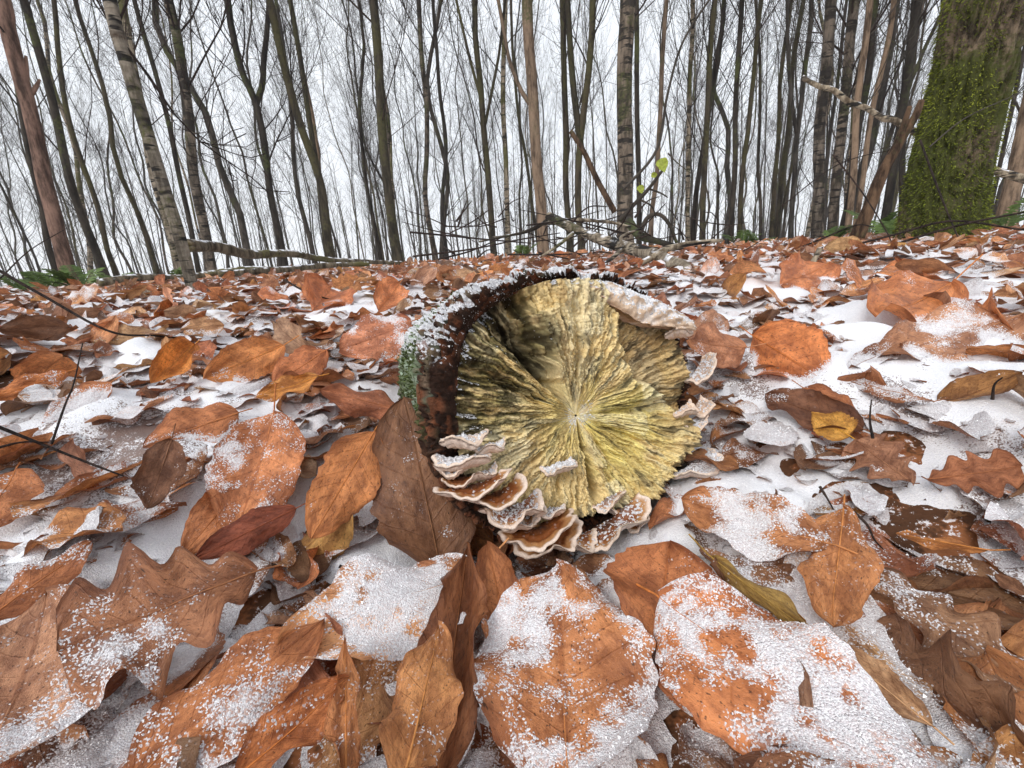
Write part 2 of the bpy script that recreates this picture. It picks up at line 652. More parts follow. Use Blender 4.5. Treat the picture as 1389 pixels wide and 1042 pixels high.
def build_snow():
    az = np.linspace(-math.radians(85), math.radians(85), 520)
    r = np.geomspace(.05, 6.0, 420)
    A, Rr = np.meshgrid(az, r)
    X, Y = Rr * np.sin(A), Rr * np.cos(A)
    V = np.stack([X, Y, snow_height(X, Y)], -1).reshape(-1, 3)
    F = grid_faces(len(r), len(az))[:, ::-1]
    cov = snow_cover(X, Y).ravel() * (1 - .25 * sstep(1, 4, Rr.ravel()))
    SN.update(V=V, F=F, cov=cov)
    obj('snow_cover', mesh_np('snow_cover', V, F, M['snow'], snow=cov), kind='stuff',
        label='thin granular snow lying between the fallen leaves', cat='snow')


build_ground()
build_snow()

# ------------------------------------------------------------------ the rotten log
LD = .335                                             # depth of the sawn end along the view
HUBPX = (798.0, 568.0)
LHUB = unproj(*HUBPX, LD)
_yaw = math.radians(21)
LN = norm([math.sin(_yaw) * math.cos(math.radians(11)), -math.cos(_yaw) * math.cos(math.radians(11)), math.sin(math.radians(11))])
LE1 = norm(np.cross([0, 0, 1], LN))
LE2 = np.cross(LN, LE1)
if LE1[0] < 0:
    LE1, LE2 = -LE1, LE2
LAX = -LN


def on_face(px, py, lift=0.0):
    d = ray(px, py)
    t = ((LHUB + LN * lift - CAM) @ LN) / (d @ LN)
    return CAM + d * t


def polar_radius(pts):
    P = np.array([on_face(*p) for p in pts]) - LHUB
    a = np.arctan2(P @ LE2, P @ LE1)
    r = np.hypot(P @ LE1, P @ LE2)
    o = np.argsort(a)
    a, r = a[o], r[o]
    a = np.concatenate([a - 2 * math.pi, a, a + 2 * math.pi])
    r = np.concatenate([r, r, r])
    return lambda th: np.interp((th + math.pi) % (2 * math.pi) - math.pi, a, r)


WOOD = polar_radius([(735, 384), (690, 400), (652, 428), (630, 470), (622, 520), (622, 580), (628, 640), (650, 684), (700, 712),
                     (760, 724), (810, 720), (860, 702), (905, 672), (932, 625), (946, 560), (943, 500), (928, 458), (898, 428),
                     (852, 398), (790, 380)])
BARKR = polar_radius([(735, 367), (680, 376), (625, 392), (588, 430), (571, 480), (571, 540), (580, 600), (592, 655), (636, 708),
                      (700, 728), (760, 736), (812, 731), (864, 710), (911, 677), (937, 628), (951, 560), (948, 498), (937, 454),
                      (905, 412), (856, 383), (790, 367)])


def build_log():
    root = empty('rotten_log', tuple(LHUB - np.array([0, 0, .11])),
                 'short mossy rotten log end with yellow crumbling wood and bracket fungi', 'log')
    inv = LHUB - np.array([0, 0, .11])
    # --- broken end grain
    nt, nr = 900, 150
    th = np.linspace(-math.pi, math.pi, nt, endpoint=False)
    q = np.linspace(0.004, 1, nr) ** .85
    Q, T = np.meshgrid(q, th, indexing='ij')
    Rw = WOOD(T) * (1 + .03 * (fbm(np.stack([np.cos(T) * 9, np.sin(T) * 9], -1), 41, 3) - .5))
    deg = np.degrees(T)
    # wobble of the fibres so that rays are not ruled lines
    tw = T + (.10 + .55 * (1 - Q) ** 2) * (fbm(np.stack([np.cos(T) * 3 * (.3 + Q) + 4, np.sin(T) * 3 * (.3 + Q) + 4, Q * 3], -1), 43, 3) - .5)
    ct, st = np.cos(tw), np.sin(tw)
    qs = .82 + .18 * Q
    fib = fbm(np.stack([ct * 42 * qs, st * 42 * qs, Q * 2.2], -1), 44, 4) - .5
    fine = fbm(np.stack([ct * 95 * qs, st * 95 * qs, Q * 5], -1), 45, 3) - .5
    blk = fbm(np.stack([ct * 9 * qs, st * 9 * qs, Q * 7], -1), 46, 4)
    stepn = np.floor(blk * 9) / 9 - blk            # broken-off ledges
    flake = fbm(np.stack([ct * 30 * qs + 9, st * 30 * qs + 9, Q * 16], -1), 48, 4)
    flk = np.floor(flake * 8) / 8 - flake
    D = -.020 * (1 - Q) ** 1.1 - .006 * Q ** 6
    D += (fib * .015 + fine * .0045 + stepn * .020 + flk * .012) * sstep(.02, .35, Q)

    def wrapd(a):
        return (deg - a + 180) % 360 - 180
    jag = 7 * (fbm(np.stack([Q * 9, T * 0 + 3], -1), 51, 3) - .5)
    # deep cleft up and to the left of the heart
    w = wrapd(123) + jag
    D -= .046 * np.exp(-(w / (5.5 + 3.5 * Q)) ** 2) * sstep(.02, .25, Q) * (1 - .45 * sstep(.6, 1, Q))
    # raised slab above the heart with a broken right edge
    slab = sstep(116, 110, deg + jag) * sstep(0, 14, deg + 4)
    qb = np.interp(deg, [-30, -8, 10, 30, 50, 64, 78, 90, 180], [1.3, .86, .60, .47, .52, .72, .98, 1.3, 1.3])
    qb = qb + .13 * (fbm(np.stack([T * 5, T * 0], -1), 53, 4) - .5)
    rec = sstep(qb - .012, qb + .05, Q) * sstep(-25, 0, deg) * sstep(95, 75, deg)
    D += .012 * slab * sstep(.05, .5, Q) - .016 * rec
    # cracks below the heart
    for a, dp, wd, q0, q1 in ((-86, .032, 3.6, .03, .8), (-60, .010, 2.2, .2, .9), (-118, .008, 2.5, .35, 1), (168, .007, 2, .3, .9),
                              (-150, .007, 2, .3, 1), (150, .014, 4, .25, .95), (-30, .009, 2, .2, .85), (-5, .008, 2, .15, .8),
                              (60, .006, 1.2, .2, .7), (92, .008, 1.5, .2, .95), (-102, .006, 1.5, .5, 1)):
        w = wrapd(a) + jag * .8
        D -= dp * np.exp(-(w / (wd + 1.2 * Q)) ** 2) * sstep(q0, q0 + .1, Q) * (1 - sstep(q1 - .1, q1, Q) * .8)
    # wedge-shaped chunks between the cracks, each broken off at its own depth
    crng = np.random.default_rng(9)
    ed = np.sort(crng.uniform(-180, 180, 17))
    dd = (deg + 9 * (fbm(np.stack([Q * 5, T * 0 + 1], -1), 55, 3) - .5) + 5 * fib + 180) % 360 - 180
    sec = np.searchsorted(ed, dd) % 17
    q1, q2 = crng.uniform(.25, .55, 17), crng.uniform(.6, .9, 17)
    qq = Q + .10 * (blk - .5) + .10 * fib
    ring = (qq > q1[sec]).astype(int) + (qq > q2[sec])
    cid = sec * 3 + ring
    coff, cslope, CHUNK = crng.normal(0, .0022, 51), crng.normal(0, .006, 51), crng.uniform(0, 1, 51)[cid]
    D += (coff[cid] + cslope[cid] * (Q - .5)) * sstep(.05, .25, Q)
    # right lower slab leans outward, torn bottom edge
    D += .012 * sstep(-75, -55, deg) * sstep(-5, -25, deg) * sstep(.2, .8, Q)
    D -= .03 * sstep(.86, 1.0, Q + .2 * (blk - .5)) * sstep(-20, -50, deg) * sstep(-110, -85, deg)
    V = LHUB + (Q * Rw)[..., None] * (np.cos(T)[..., None] * LE1 + np.sin(T)[..., None] * LE2) + D[..., None] * LN
    # wood colours, with shade painted into the cleft and lower crack
    tan, yel, pale = srgb(250, 222, 164), srgb(252, 236, 150), srgb(253, 242, 204)
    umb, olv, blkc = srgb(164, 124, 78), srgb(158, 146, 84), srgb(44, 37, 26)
    n1 = fbm(np.stack([ct * 5 * qs, st * 5 * qs, Q * 3], -1), 61, 4)
    n2 = fbm(np.stack([ct * 26 * qs, st * 26 * qs, Q * 4.5], -1), 62, 4)
    n3 = fbm(np.stack([ct * 60 * qs, st * 60 * qs, Q * 9], -1), 63, 3)

    def lerp(a, b, f):
        return a + (b - a) * np.clip(f, 0, 1)[..., None]
    C = lerp(np.broadcast_to(tan, V.shape), pale, sstep(.45, .7, n2) * .6)
    yz = sstep(-100, -65, deg) * sstep(40, 5, deg) * sstep(1.0, .45, Q)
    yz = np.maximum(yz, .55 * sstep(.55, .2, Q))
    C = lerp(C, yel, yz * sstep(.3, .55, n1) * .8 + .1)
    C = lerp(C, umb, sstep(.52, .72, n1) * .35)
    C = lerp(C, pale, sstep(.55, .9, CHUNK) * .55)
    C = lerp(C, umb, sstep(.4, .1, CHUNK) * .2)
    C = lerp(C, umb, rec * .45)
    C = lerp(C, umb * .6, sstep(.58, .75, n3) * .5)
    ul = sstep(100, 118, deg) * sstep(185, 168, deg)
    C = lerp(C, olv, ul * sstep(.3, .6, Q) * sstep(.3, .6, n2) * .85)
    n4 = fbm(np.stack([ct * 60 * qs, st * 60 * qs, Q * 5], -1), 66, 4)
    C = lerp(C, blkc, ul * sstep(.42, .54, n2 * .4 + n4 * .6 + .10 * (Q - .5)) * sstep(.25, .6, Q) * .8)
    C = lerp(C, blkc, np.exp(-((wrapd(122) + jag) / 6.0) ** 2) * sstep(.16, .4, Q) * sstep(.25, .42, n2) * .92)  # painted shade: near-black laid along the deep cleft
    C = lerp(C, blkc, sstep(.52, .62, n2) * sstep(.80, .97, Q) * .75)
    C = lerp(C, blkc * 1.5, np.exp(-((wrapd(-86) + jag * .8) / 3.5) ** 2) * sstep(.12, .25, Q) * sstep(.85, .6, Q) * .75)  # shadow of the crack under the heart, put into the colour
    C = lerp(C, blkc * 1.3, sstep(.62, .7, n2) * .7)
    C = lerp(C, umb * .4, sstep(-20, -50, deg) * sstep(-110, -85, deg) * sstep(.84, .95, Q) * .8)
    C = C * (.56 + .62 * fbm(np.stack([ct * 110 * qs, st * 110 * qs, Q * 3], -1), 64, 3))[..., None]
    snow = .75 * np.exp(-((Q - .03) / .09) ** 2) * sstep(.42, .6, n2 + .1) + ul * sstep(.55, .75, n2) * sstep(.45, .85, Q) * .55
    snow += .55 * sstep(.9, .99, Q) * sstep(20, 60, deg) * sstep(.45, .6, n2)
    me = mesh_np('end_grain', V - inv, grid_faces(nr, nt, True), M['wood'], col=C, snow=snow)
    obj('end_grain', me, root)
    SN['end'] = (V.reshape(-1, 3), grid_faces(nr, nt, True), snow.ravel() * .8)

    # --- bark sleeve: front lip and the flank running back to the left
    nt = 700
    th = np.linspace(-math.pi, math.pi, nt, endpoint=False)
    s = np.concatenate([np.linspace(-.5, 0, 10), np.linspace(0.004, 1, 110) ** 1.3])
    S, T = np.meshgrid(s, th, indexing='ij')
    deg = np.degrees(T)
    Ri, Ro = WOOD(T), BARKR(T)
    c, d = np.cos(T), np.sin(T)
    lip = S < 0
    f = np.clip((S + .5) / .5, 0, 1)
    along = np.where(lip, 0, S) * .21
    rad = np.where(lip, Ri * .985 + (Ro - Ri * .985) * f, Ro * (1 - .06 * np.clip(S, 0, 1)))
    w = np.where(lip, (f - 1) * (Ro - Ri), along)
    b1 = fbm(np.stack([c * 6, d * 6, w * 50], -1), 71, 4) - .5
    b2 = fbm(np.stack([c * 16, d * 16, w * 170], -1), 72, 4) - .5
    b3 = np.where(lip, fbm(np.stack([c * 11, d * 11, w * 330], -1), 73, 4), fbm(np.stack([c * 26, d * 26, w * 90], -1), 73, 4))
    ridge = np.abs(b3 - .5) * 2
    rad = rad + np.where(lip, f, 1) * (b1 * .014 + b2 * .006 - .006 * sstep(.25, .0, ridge))
    front = .004 + .006 * b1 + .012 * (np.floor((b1 + .5) * 7) / 7 - (b1 + .5)) + .010 * b2
    front = front - .016 * sstep(78, 40, deg) * sstep(-120, -90, deg)
    left = sstep(95, 120, np.abs(deg) * np.where(deg > 0, 1, .0) + 0) * 1.0
    front = front + left * .006 * np.sin(f * math.pi)
    frontdepth = np.where(lip, front - .012 * (1 - f), front * np.exp(-np.clip(S, 0, 1) * 12))
    V = LHUB + rad[..., None] * (c[..., None] * LE1 + d[..., None] * LE2) + (frontdepth - along)[..., None] * LN
    dk, red, mid = srgb(50, 33, 25), srgb(112, 68, 46), srgb(88, 62, 46)
    lich, mossc = srgb(178, 198, 176), srgb(88, 100, 62)
    n = b3
    C = lerp(np.broadcast_to(dk, V.shape), red, sstep(.4, .62, n))
    C = lerp(C, mid, sstep(.45, .7, b2 + .5) * .6)
    C = lerp(C, srgb(18, 12, 10), sstep(.2, .05, ridge) * .8)
    outer = sstep(.05, .22, np.clip(S, 0, 1)) + lip * sstep(.8, 1, f) * .5
    lz = outer * sstep(92, 108, deg) * sstep(176, 158, deg) * sstep(.25, .5, b1 + .5 + .15)
    C = lerp(C, lich, lz * .9)
    mz = outer * sstep(140, 152, deg) * sstep(184, 168, np.where(deg < 0, deg + 360, deg)) * sstep(.38, .52, b2 + .5)
    C = lerp(C, mossc, mz * .85)
    up = V * 0
    snow = sstep(55, 75, deg) * sstep(158, 128, deg) * (1.1 + 1.2 * b2) * 1.7 + sstep(15, 40, deg) * sstep(75, 55, deg) * .9
    snow = np.clip(snow, 0, 1) * (1 - .35 * lip * sstep(90, 110, deg))
    F = grid_faces(len(s), nt, True)
    obj('bark', mesh_np('bark', V - inv, F, M['bark'], col=C, snow=snow), root)
    SN['bark'] = (V.reshape(-1, 3), F, snow.ravel())
    # --- far end closing the log
    k = len(s) - 1
    ring = V[k]
    cen = ring.mean(0) + LN * .02
    Vb = np.vstack([ring, cen[None]])
    a = np.arange(nt)
    obj('far_end', mesh_np('far_end', Vb - inv, np.stack([(a + 1) % nt, a, np.full(nt, nt)], 1), M['bark'],
                           col=np.broadcast_to(red * .6, Vb.shape), snow=np.zeros(len(Vb))), root)
    # --- moss tufts on the left flank
    pts = V.reshape(-1, 3)
    w = (mz.ravel() ** 2 + .2 * lz.ravel()) * (np.clip(S, 0, 1).ravel() < .8)
    idx = RNG.choice(len(pts), 1800, p=w / w.sum())
    cenr = LHUB + np.outer((pts[idx] - LHUB) @ LAX, LAX)
    out = norm(pts[idx] - cenr)
    B = blades(pts[idx] - inv - out * .001, norm(out + RNG.normal(0, .5, out.shape)), RNG.uniform(.002, .005, len(idx)), .0008)
    cc = srgb(86, 98, 60) * RNG.uniform(.35, 1.1, (len(idx), 1)) * np.array([1, 1, .8])
    tag(obj('moss', mesh_np('moss', B[0], B[1], M['vcol'], col=np.repeat(cc, 4, 0), smooth=False), root), kind='stuff')
    return root, inv


def blades(P, D, L, w):
    """small pointed moss fronds: one thin diamond each"""
    n = len(P)
    side = norm(np.cross(D, RNG.normal(0, 1, (n, 3))))
    L = np.asarray(L)[:, None]
    V = np.stack([P, P + D * L * .5 + side * w, P + D * L, P + D * L * .5 - side * w], 1).reshape(-1, 3)
    return V, (np.arange(n) * 4)[:, None] + np.array([[0, 1, 2, 3]])


LOG, LINV = build_log()


# ------------------------------------------------------------------ bracket fungi
def bracket(px, py, wpx, out, slope=0.0, rise=.0, pale=0.0, snow=.3, waves=3.0, wamp=.0025, thick=.0028, lift=0.0, seed=0, yaw=0.0,
            label=None, skew=0.0, edge=.0036):
    A = on_face(px, py, lift)
    zd = (A - CAM) @ CF
    hw = wpx * .5 / FPX * zd
    up0 = np.array([0, 0, 1.0])
    out, thick = out * .88, thick * .8
    outd = norm(LN * np.array([1, 1, 0]) + yaw * LE1)
    side = norm(np.cross(outd, up0)) * (-1)
    if side @ LE1 < 0:
        side = -side
    side = norm(side + up0 * math.tan(math.radians(slope)))
    upv = norm(np.cross(outd, side)) * (1 if np.cross(outd, side)[2] > 0 else -1)
    npf, nr = 64, 18
    ph = np.linspace(-.12, math.pi + .12, npf)
    rho = np.linspace(0, 1, nr) ** .8
    Rr, Pp = np.meshgrid(rho, ph, indexing='ij')
    lob = 1 + .34 * (fbm(np.stack([Pp * 1.6 + seed, Pp * 0 + seed * 1.7], -1), seed, 3) - .5) + skew * np.cos(Pp)
    lob = lob + .06 * np.sin(Pp * waves * 2 + seed) + .03 * np.sin(Pp * waves * 5 + seed * 2)
    X = hw * np.cos(Pp) * Rr * lob
    Y = out * (np.sin(Pp) * Rr * lob) * 1.0
    wave = 1.3 * wamp * np.sin(Pp * waves + seed * 1.3) * Rr ** 2 + wamp * .5 * (fbm(np.stack([Pp * 5, Rr * 2 + seed], -1), seed + 3, 2) - .5) * 2 * Rr
    bowl = rise * Rr ** 2 - .0015 * np.sin(Rr * math.pi)
    Z = bowl + wave + .0006 * np.sin(Rr * 26 + seed) * (Rr < .8)
    th = thick * (1.25 - .45 * Rr)
    rim = np.sqrt(np.clip(1 - ((Rr - .86) / .14).clip(0, 1) ** 2, 0, 1))
    Zt = Z + th * .5 * rim + .0006 * np.exp(-((Rr - .9) / .05) ** 2)
    Zb = Z - th * .5 * rim - .004 * (1 - Rr)

    def pos(z):
        return A + X[..., None] * side + Y[..., None] * outd + z[..., None] * upv - LINV
    cre, brn, dkb, tan = srgb(232, 212, 196), srgb(128, 72, 34), srgb(66, 36, 20), srgb(196, 148, 98)
    n = fbm(np.stack([Pp * 6, Rr * 6 + seed], -1), seed + 9, 3)
    er = 1 - edge / np.maximum(np.hypot(X / np.maximum(Rr, .05), Y / np.maximum(Rr, .05)), .004)
    C = lerp3(dkb, brn, sstep(.1, .45, Rr + .3 * (n - .5)))
    C = lerp3(C, tan, sstep(er - .28, er - .05, Rr + .12 * (n - .5)) * .75)
    C = lerp3(C, cre, sstep(er - .04, er + .03, Rr + .05 * (n - .5)))
    C = lerp3(C, srgb(226, 200, 178), np.full_like(Rr, pale))
    Cb = lerp3(np.broadcast_to(srgb(214, 178, 150), C.shape), cre, sstep(.4, .9, Rr))
    V = np.concatenate([pos(Zt).reshape(-1, 3), pos(Zb).reshape(-1, 3)])
    f = grid_faces(nr, npf)
    m = nr * npf
    a = np.arange(npf - 1) + (nr - 1) * npf
    rimf = np.stack([a, a + 1, a + 1 + m, a + m], 1)
    r0 = np.arange(nr - 1) * npf
    s1 = np.stack([r0, r0 + npf, r0 + npf + m, r0 + m], 1)
    s2 = s1[:, ::-1] + npf - 1
    F = np.concatenate([f, f[:, ::-1] + m, rimf[:, ::-1], s1, s2])
    sn = np.concatenate([(.75 * snow * sstep(1.02, .75, Rr) * (.5 + 1.2 * n)).ravel(), np.zeros(m)])
    o = obj('bracket_fungus', mesh_np('bracket_fungus', V, F, M['fungus'], col=np.concatenate([C.reshape(-1, 3), Cb.reshape(-1, 3)]), snow=sn), LOG)
    if label:
        o['label'] = label
    SN.setdefault('fungi', []).append((V[:m] + LINV, f, sn[:m]))
    return o


def lerp3(a, b, f):
    a = np.asarray(a)
    return a + (np.asarray(b) - a) * np.clip(f, 0, 1)[..., None]


# left cluster, upper to lower (x, y, width in photograph points, reach in metres)
bracket(628, 594, 66, .012, slope=-8, rise=.001, pale=.75, snow=.7, thick=.006, seed=1, lift=.004)
bracket(664, 603, 46, .009, slope=0, rise=.0, pale=.6, snow=.8, thick=.0035, seed=2, lift=.002)
bracket(626, 622, 84, .017, slope=-5, rise=.003, pale=.35, snow=.85, thick=.0055, seed=3, lift=.004, edge=.004)
bracket(628, 648, 58, .010, slope=2, rise=.001, pale=0, snow=.05, thick=.002, seed=4, lift=.003, edge=.0013)
bracket(646, 657, 108, .022, slope=4, rise=.004, snow=.12, seed=5, lift=.005, waves=2.5, wamp=.003, skew=-.12)
bracket(674, 668, 84, .024, slope=9, rise=.004, snow=.1, seed=6, lift=.008, waves=2.2, wamp=.0022)
bracket(692, 688, 88, .025, slope=2, rise=.003, snow=.5, seed=7, lift=.006, waves=4, wamp=.0045)
bracket(746, 690, 48, .013, slope=-2, rise=.001, snow=.7, seed=8, lift=.002)
bracket(728, 714, 112, .030, slope=7, rise=.004, snow=.06, seed=9, lift=.004, waves=3, wamp=.003, label='large brown lower bracket with wavy cream rim')
bracket(742, 725, 100, .031, slope=4, rise=.003, snow=.08, seed=10, lift=.004, waves=4, wamp=.003)
bracket(816, 712, 138, .030, slope=12, rise=.005, snow=.4, seed=11, lift=.002, waves=4.5, wamp=.0045, skew=.08)
bracket(702, 704, 60, .020, slope=5, rise=.003, snow=.5, seed=31, lift=.004, waves=3)
bracket(860, 702, 44, .018, slope=24, rise=.003, snow=.2, seed=32, lift=.0, waves=3)
bracket(612, 636, 44, .012, slope=-4, rise=.002, pale=.2, snow=.4, seed=33, lift=.004)
bracket(776, 730, 70, .022, slope=-6, rise=.003, snow=.3, seed=34, lift=.003, waves=4)
bracket(656, 640, 40, .010, slope=6, rise=.002, pale=.3, snow=.6, seed=35, lift=.002)
bracket(716, 694, 52, .016, slope=8, rise=.002, snow=.3, seed=36, lift=.002, waves=4)
# small ones out on the wood
bracket(757, 629, 52, .014, slope=4, pale=.5, snow=1.0, seed=12, lift=-.004, thick=.0035)
bracket(824, 676, 56, .012, slope=20, pale=.2, snow=.5, seed=13, lift=-.004, thick=.0025)
bracket(842, 690, 34, .009, slope=3, pale=.1, snow=.1, seed=14, lift=-.004, thick=.0025)
# right side
bracket(938, 632, 92, .026, slope=3, rise=.004, pale=.25, snow=.8, seed=15, lift=-.002, thick=.005, yaw=.25, edge=.005)
bracket(926, 553, 44, .014, slope=2, pale=.8, snow=.35, seed=16, lift=.0, thick=.004, yaw=.3)
bracket(946, 549, 40, .016, slope=20, pale=.6, snow=.4, seed=17, lift=-.01, thick=.005, yaw=.5)
bracket(940, 572, 62, .013, slope=8, pale=.7, snow=.7, seed=18, lift=-.006, thick=.004, yaw=.4)
bracket(944, 504, 76, .020, slope=16, rise=.006, pale=.45, snow=.5, seed=19, lift=-.02, thick=.0045, yaw=.5, waves=2, wamp=.004)
bracket(918, 447, 56, .012, slope=0, pale=.1, snow=.3, seed=20, lift=-.004, thick=.006, yaw=.4)


def crust():
    """thick pale fungus hanging over the upper right rim, pores on its underside"""
    top = [(788, 386), (815, 384), (845, 392), (875, 403), (905, 420), (935, 440)]
    bot = [(794, 396), (818, 408), (842, 426), (868, 440), (900, 444), (938, 450)]
    n, m = 90, 26
    A = smooth_poly([on_face(*p, -.006) for p in top], n)
    B = smooth_poly([on_face(*p, .004) for p in bot], n)
    i, j = np.meshgrid(np.linspace(0, 1, n), np.linspace(0, 1, m), indexing='ij')
    j = j * (1 + .10 * (fbm(np.stack([i * 16, i * 0], -1), 83, 3) - .5))
    bulge = .009 * np.sin(np.clip(j, 0, 1) * math.pi * .93) ** .6 * (.5 + .7 * np.sin(i * math.pi) ** .5)
    nn = fbm(np.stack([i * 22, j * 7], -1), 81, 5) - .5
    V = A[:, None] * (1 - j[..., None]) + B[:, None] * j[..., None] + LN * (bulge + nn * .011)[..., None]
    V = V + np.array([0, 0, 1]) * (.006 * np.sin(j * math.pi) * (1 - j))[..., None]
    back = A[:, None] * (1 - j[..., None]) + B[:, None] * j[..., None] - LN * .01
    cre, pk = srgb(238, 226, 214), srgb(212, 186, 160)
    C = lerp3(np.broadcast_to(cre, V.shape), pk, sstep(.4, .65, nn + .5 + .15 * j))
    C = lerp3(C, srgb(150, 104, 74), sstep(.93, 1.02, j) * .6)
    sn = np.clip(1.2 - j * 1.15, 0, 1)
    F = grid_faces(n, m)
    k = n * m
    VV = np.concatenate([V.reshape(-1, 3), back.reshape(-1, 3)])
    e = np.concatenate([np.arange(n) * m + m - 1])
    ef = np.stack([e[:-1], e[1:], e[1:] + k, e[:-1] + k], 1)
    o = obj('crust_fungus', mesh_np('crust_fungus', VV - LINV, [np.concatenate([F, F[:, ::-1] + k, ef])], M['fungus'],
            col=np.concatenate([C.reshape(-1, 3)] * 2), snow=np.concatenate([sn.ravel(), sn.ravel() * 0])), LOG)
    o['label'] = 'thick cream fungus crust along the upper right rim'
    SN.setdefault('fungi', []).append((V.reshape(-1, 3), F, sn.ravel()))


crust()

# ------------------------------------------------------------------ leaves
def half_width(kind, t, seed):
    """outline of one side, 1 = widest; kind 0 beech, 1 oak, 2 small birch-like"""
    be = np.clip(t, 0, 1) ** .62 * np.clip(1 - t, 0, 1) ** .72 / .4265
    be = be * (1 + .02 * np.sin(t * 58 + seed * 9))
    ob = np.clip(t, 0, 1) ** .8 * np.clip(1 - t, 0, 1) ** .38 / .479
    lob = .5 + .5 * np.cos(2 * math.pi * (t * 3.7 + .12 + seed * .13))
    ok = ob * (1 - .46 * lob * sstep(.06, .25, t) * sstep(1.0, .88, t))
    bi = np.clip(t, 0, 1) ** .42 * np.clip(1 - t, 0, 1) ** .95 / .451
    bi = bi * (1 + .05 * np.sin(t * 85))
    return np.where(kind == 0, be, np.where(kind == 1, ok, bi))


def leaf_points(p, nu, nv):
    """p: dict of (N,) arrays -> local points (N,nu,nv,3) and uv (N,nu,nv,3)"""
    N = len(p['L'])
    g = {k: np.asarray(v, float)[:, None, None] for k, v in p.items()}
    t = (np.linspace(0.0, 1.0, nu) ** 1.0)[None, :, None]
    v = np.linspace(-1, 1, nv)[None, None, :]
    t, v = np.broadcast_arrays(t, v)
    t = np.broadcast_to(t, (N, nu, nv))
    v = np.broadcast_to(v, (N, nu, nv))
    sd = g['seed']
    w = half_width(g['kind'], t, sd + .35 * (v > 0)) * g['W'] * .5
    w = w * (1 + .10 * (vnoise(np.stack([t * 6, sd * 40 + t * 0, (v > 0) * 5.0 + t * 0], -1), 91) - .5))
    w = w * (1 + .16 * (fbm(np.stack([t * 21 + sd * 13, sd * 40 + t * 0, (v > 0) * 9.0 + t * 0], -1), 93, 2) - .5) * sstep(.5, 1, np.abs(v)))
    x = v * w
    L = g['L']
    y = t * L
    z = np.zeros_like(x)
    # corrugation between side veins, ripples on the rim, dents
    ph = (t - .2 * np.abs(v)) * 9
    z = z + g['vein'] * L * (np.abs((ph % 1) - .5) * 2 - .5) * np.abs(v) ** .5 * sstep(1.0, .75, np.abs(v) + 0 * t) * .5
    z = z + g['vein'] * L * .5 * (np.abs((ph % 1) - .5) * 2 - .5) * np.abs(v) ** .5
    z = z + g['wave'] * L * v ** 2 * np.sin(2 * math.pi * (t * g['wf'] + sd * 7 + .25 * np.sign(v)))
    q = np.stack([t * 2.6 + sd * 53, v * 1.5 + sd * 29, sd * 71 + 0 * t], -1)
    z = z + g['dent'] * L * (fbm(q, 95, 3) - .5)
    z = z + g['fold'] * np.abs(x)
    # roll across
    k = g['curl'] / (g['W'] * .5)
    k = np.where(np.abs(k) < 1e-3, 1e-3, k)
    k = k * (.55 + .9 * vnoise(np.stack([t * 2 + sd * 17, sd * 5 + 0 * t, (v > 0) * 3.0 + t * 0], -1), 97))
    a = k * x
    x2 = np.sin(a) / k - z * np.sin(a)
    z2 = (1 - np.cos(a)) / k + z * np.cos(a)
    # twist
    tw = g['twist'] * (t - .5)
    x3 = x2 * np.cos(tw) - z2 * np.sin(tw)
    z3 = x2 * np.sin(tw) + z2 * np.cos(tw)
    # bend along
    kl = g['bend'] / L
    kl = np.where(np.abs(kl) < 1e-3, 1e-3, kl)
    b = kl * (y - L * .5)
    y4 = np.sin(b) / kl - z3 * np.sin(b)
    z4 = (1 - np.cos(b)) / kl + z3 * np.cos(b)
    P = np.stack([x3, y4, z4], -1)
    uv = np.stack([t, v, np.broadcast_to(sd, t.shape)], -1)
    return P, uv


def leaf_snow(Pw, uv, amt):
    """patchy cover: heaps in some places, other parts of the same leaf bare"""
    n = fbm(Pw * 26, 101, 3)
    n2 = fbm(Pw * 110, 103, 3)
    a = np.asarray(amt)[:, None, None]
    heap = sstep(.60 - .46 * a, .88 - .42 * a, n * .66 + n2 * .34)
    sink = Pw[..., 2] - snow_height(Pw[..., 0], Pw[..., 1])
    drift = sstep(.0075, .0, sink + .006 * (n2 - .5)) * .95 * (np.hypot(Pw[..., 0], Pw[..., 1]) < 2.3)
    return np.clip(np.maximum(drift, 0) + heap * (.55 + .6 * a) + a * .34 * sstep(.35, .6, n2), 0, 1)


PALETTE = np.array([srgb(196, 122, 66), srgb(178, 106, 66), srgb(206, 144, 94), srgb(156, 98, 66), srgb(204, 154, 120),
                    srgb(126, 86, 66), srgb(206, 146, 70), srgb(178, 142, 118), srgb(98, 68, 56), srgb(182, 112, 80)])
PALW = np.array([.18, .14, .13, .14, .09, .10, .04, .06, .07, .05])
COLN = ['orange brown', 'russet', 'tan orange', 'chestnut brown', 'pinkish tan', 'dark brown', 'golden brown', 'greyish tan',
        'blackish brown', 'copper']

# hand-placed leaves: kind, stalk end x,y and tip x,y in the photograph, height above ground (h) or depth (d) of each end
HERO = []


def hero(name, kind, b, t, wr, col, snow, label, h=None, d=None, face=.4, curl=.3, fold=.1, bend=.3, wave=.05, vein=.007, dent=.10,
         twist=.2, wf=2.0, group=None, flip=1):
    if d is not None:
        d = [min(q, ((hit(*p, .006) - CAM) @ CF) - .004) for q, p in zip(d, (b, t))]
        B, T = unproj(*b, d[0]), unproj(*t, d[1])
    else:
        h = h or (.012, .012)
        B, T = hit(*b, h[0]), hit(*t, h[1])
    HERO.append(dict(name=name, kind=kind, B=B, T=T, wr=wr, col=srgb(*[.74 * c + .26 * g + 6 for c, g in zip(col, (182, 122, 66))]) * 1.22, snow=snow, label=label, face=face, curl=curl, fold=fold,
                     bend=bend, wave=wave, vein=vein, dent=dent, twist=twist, wf=wf, flip=flip))


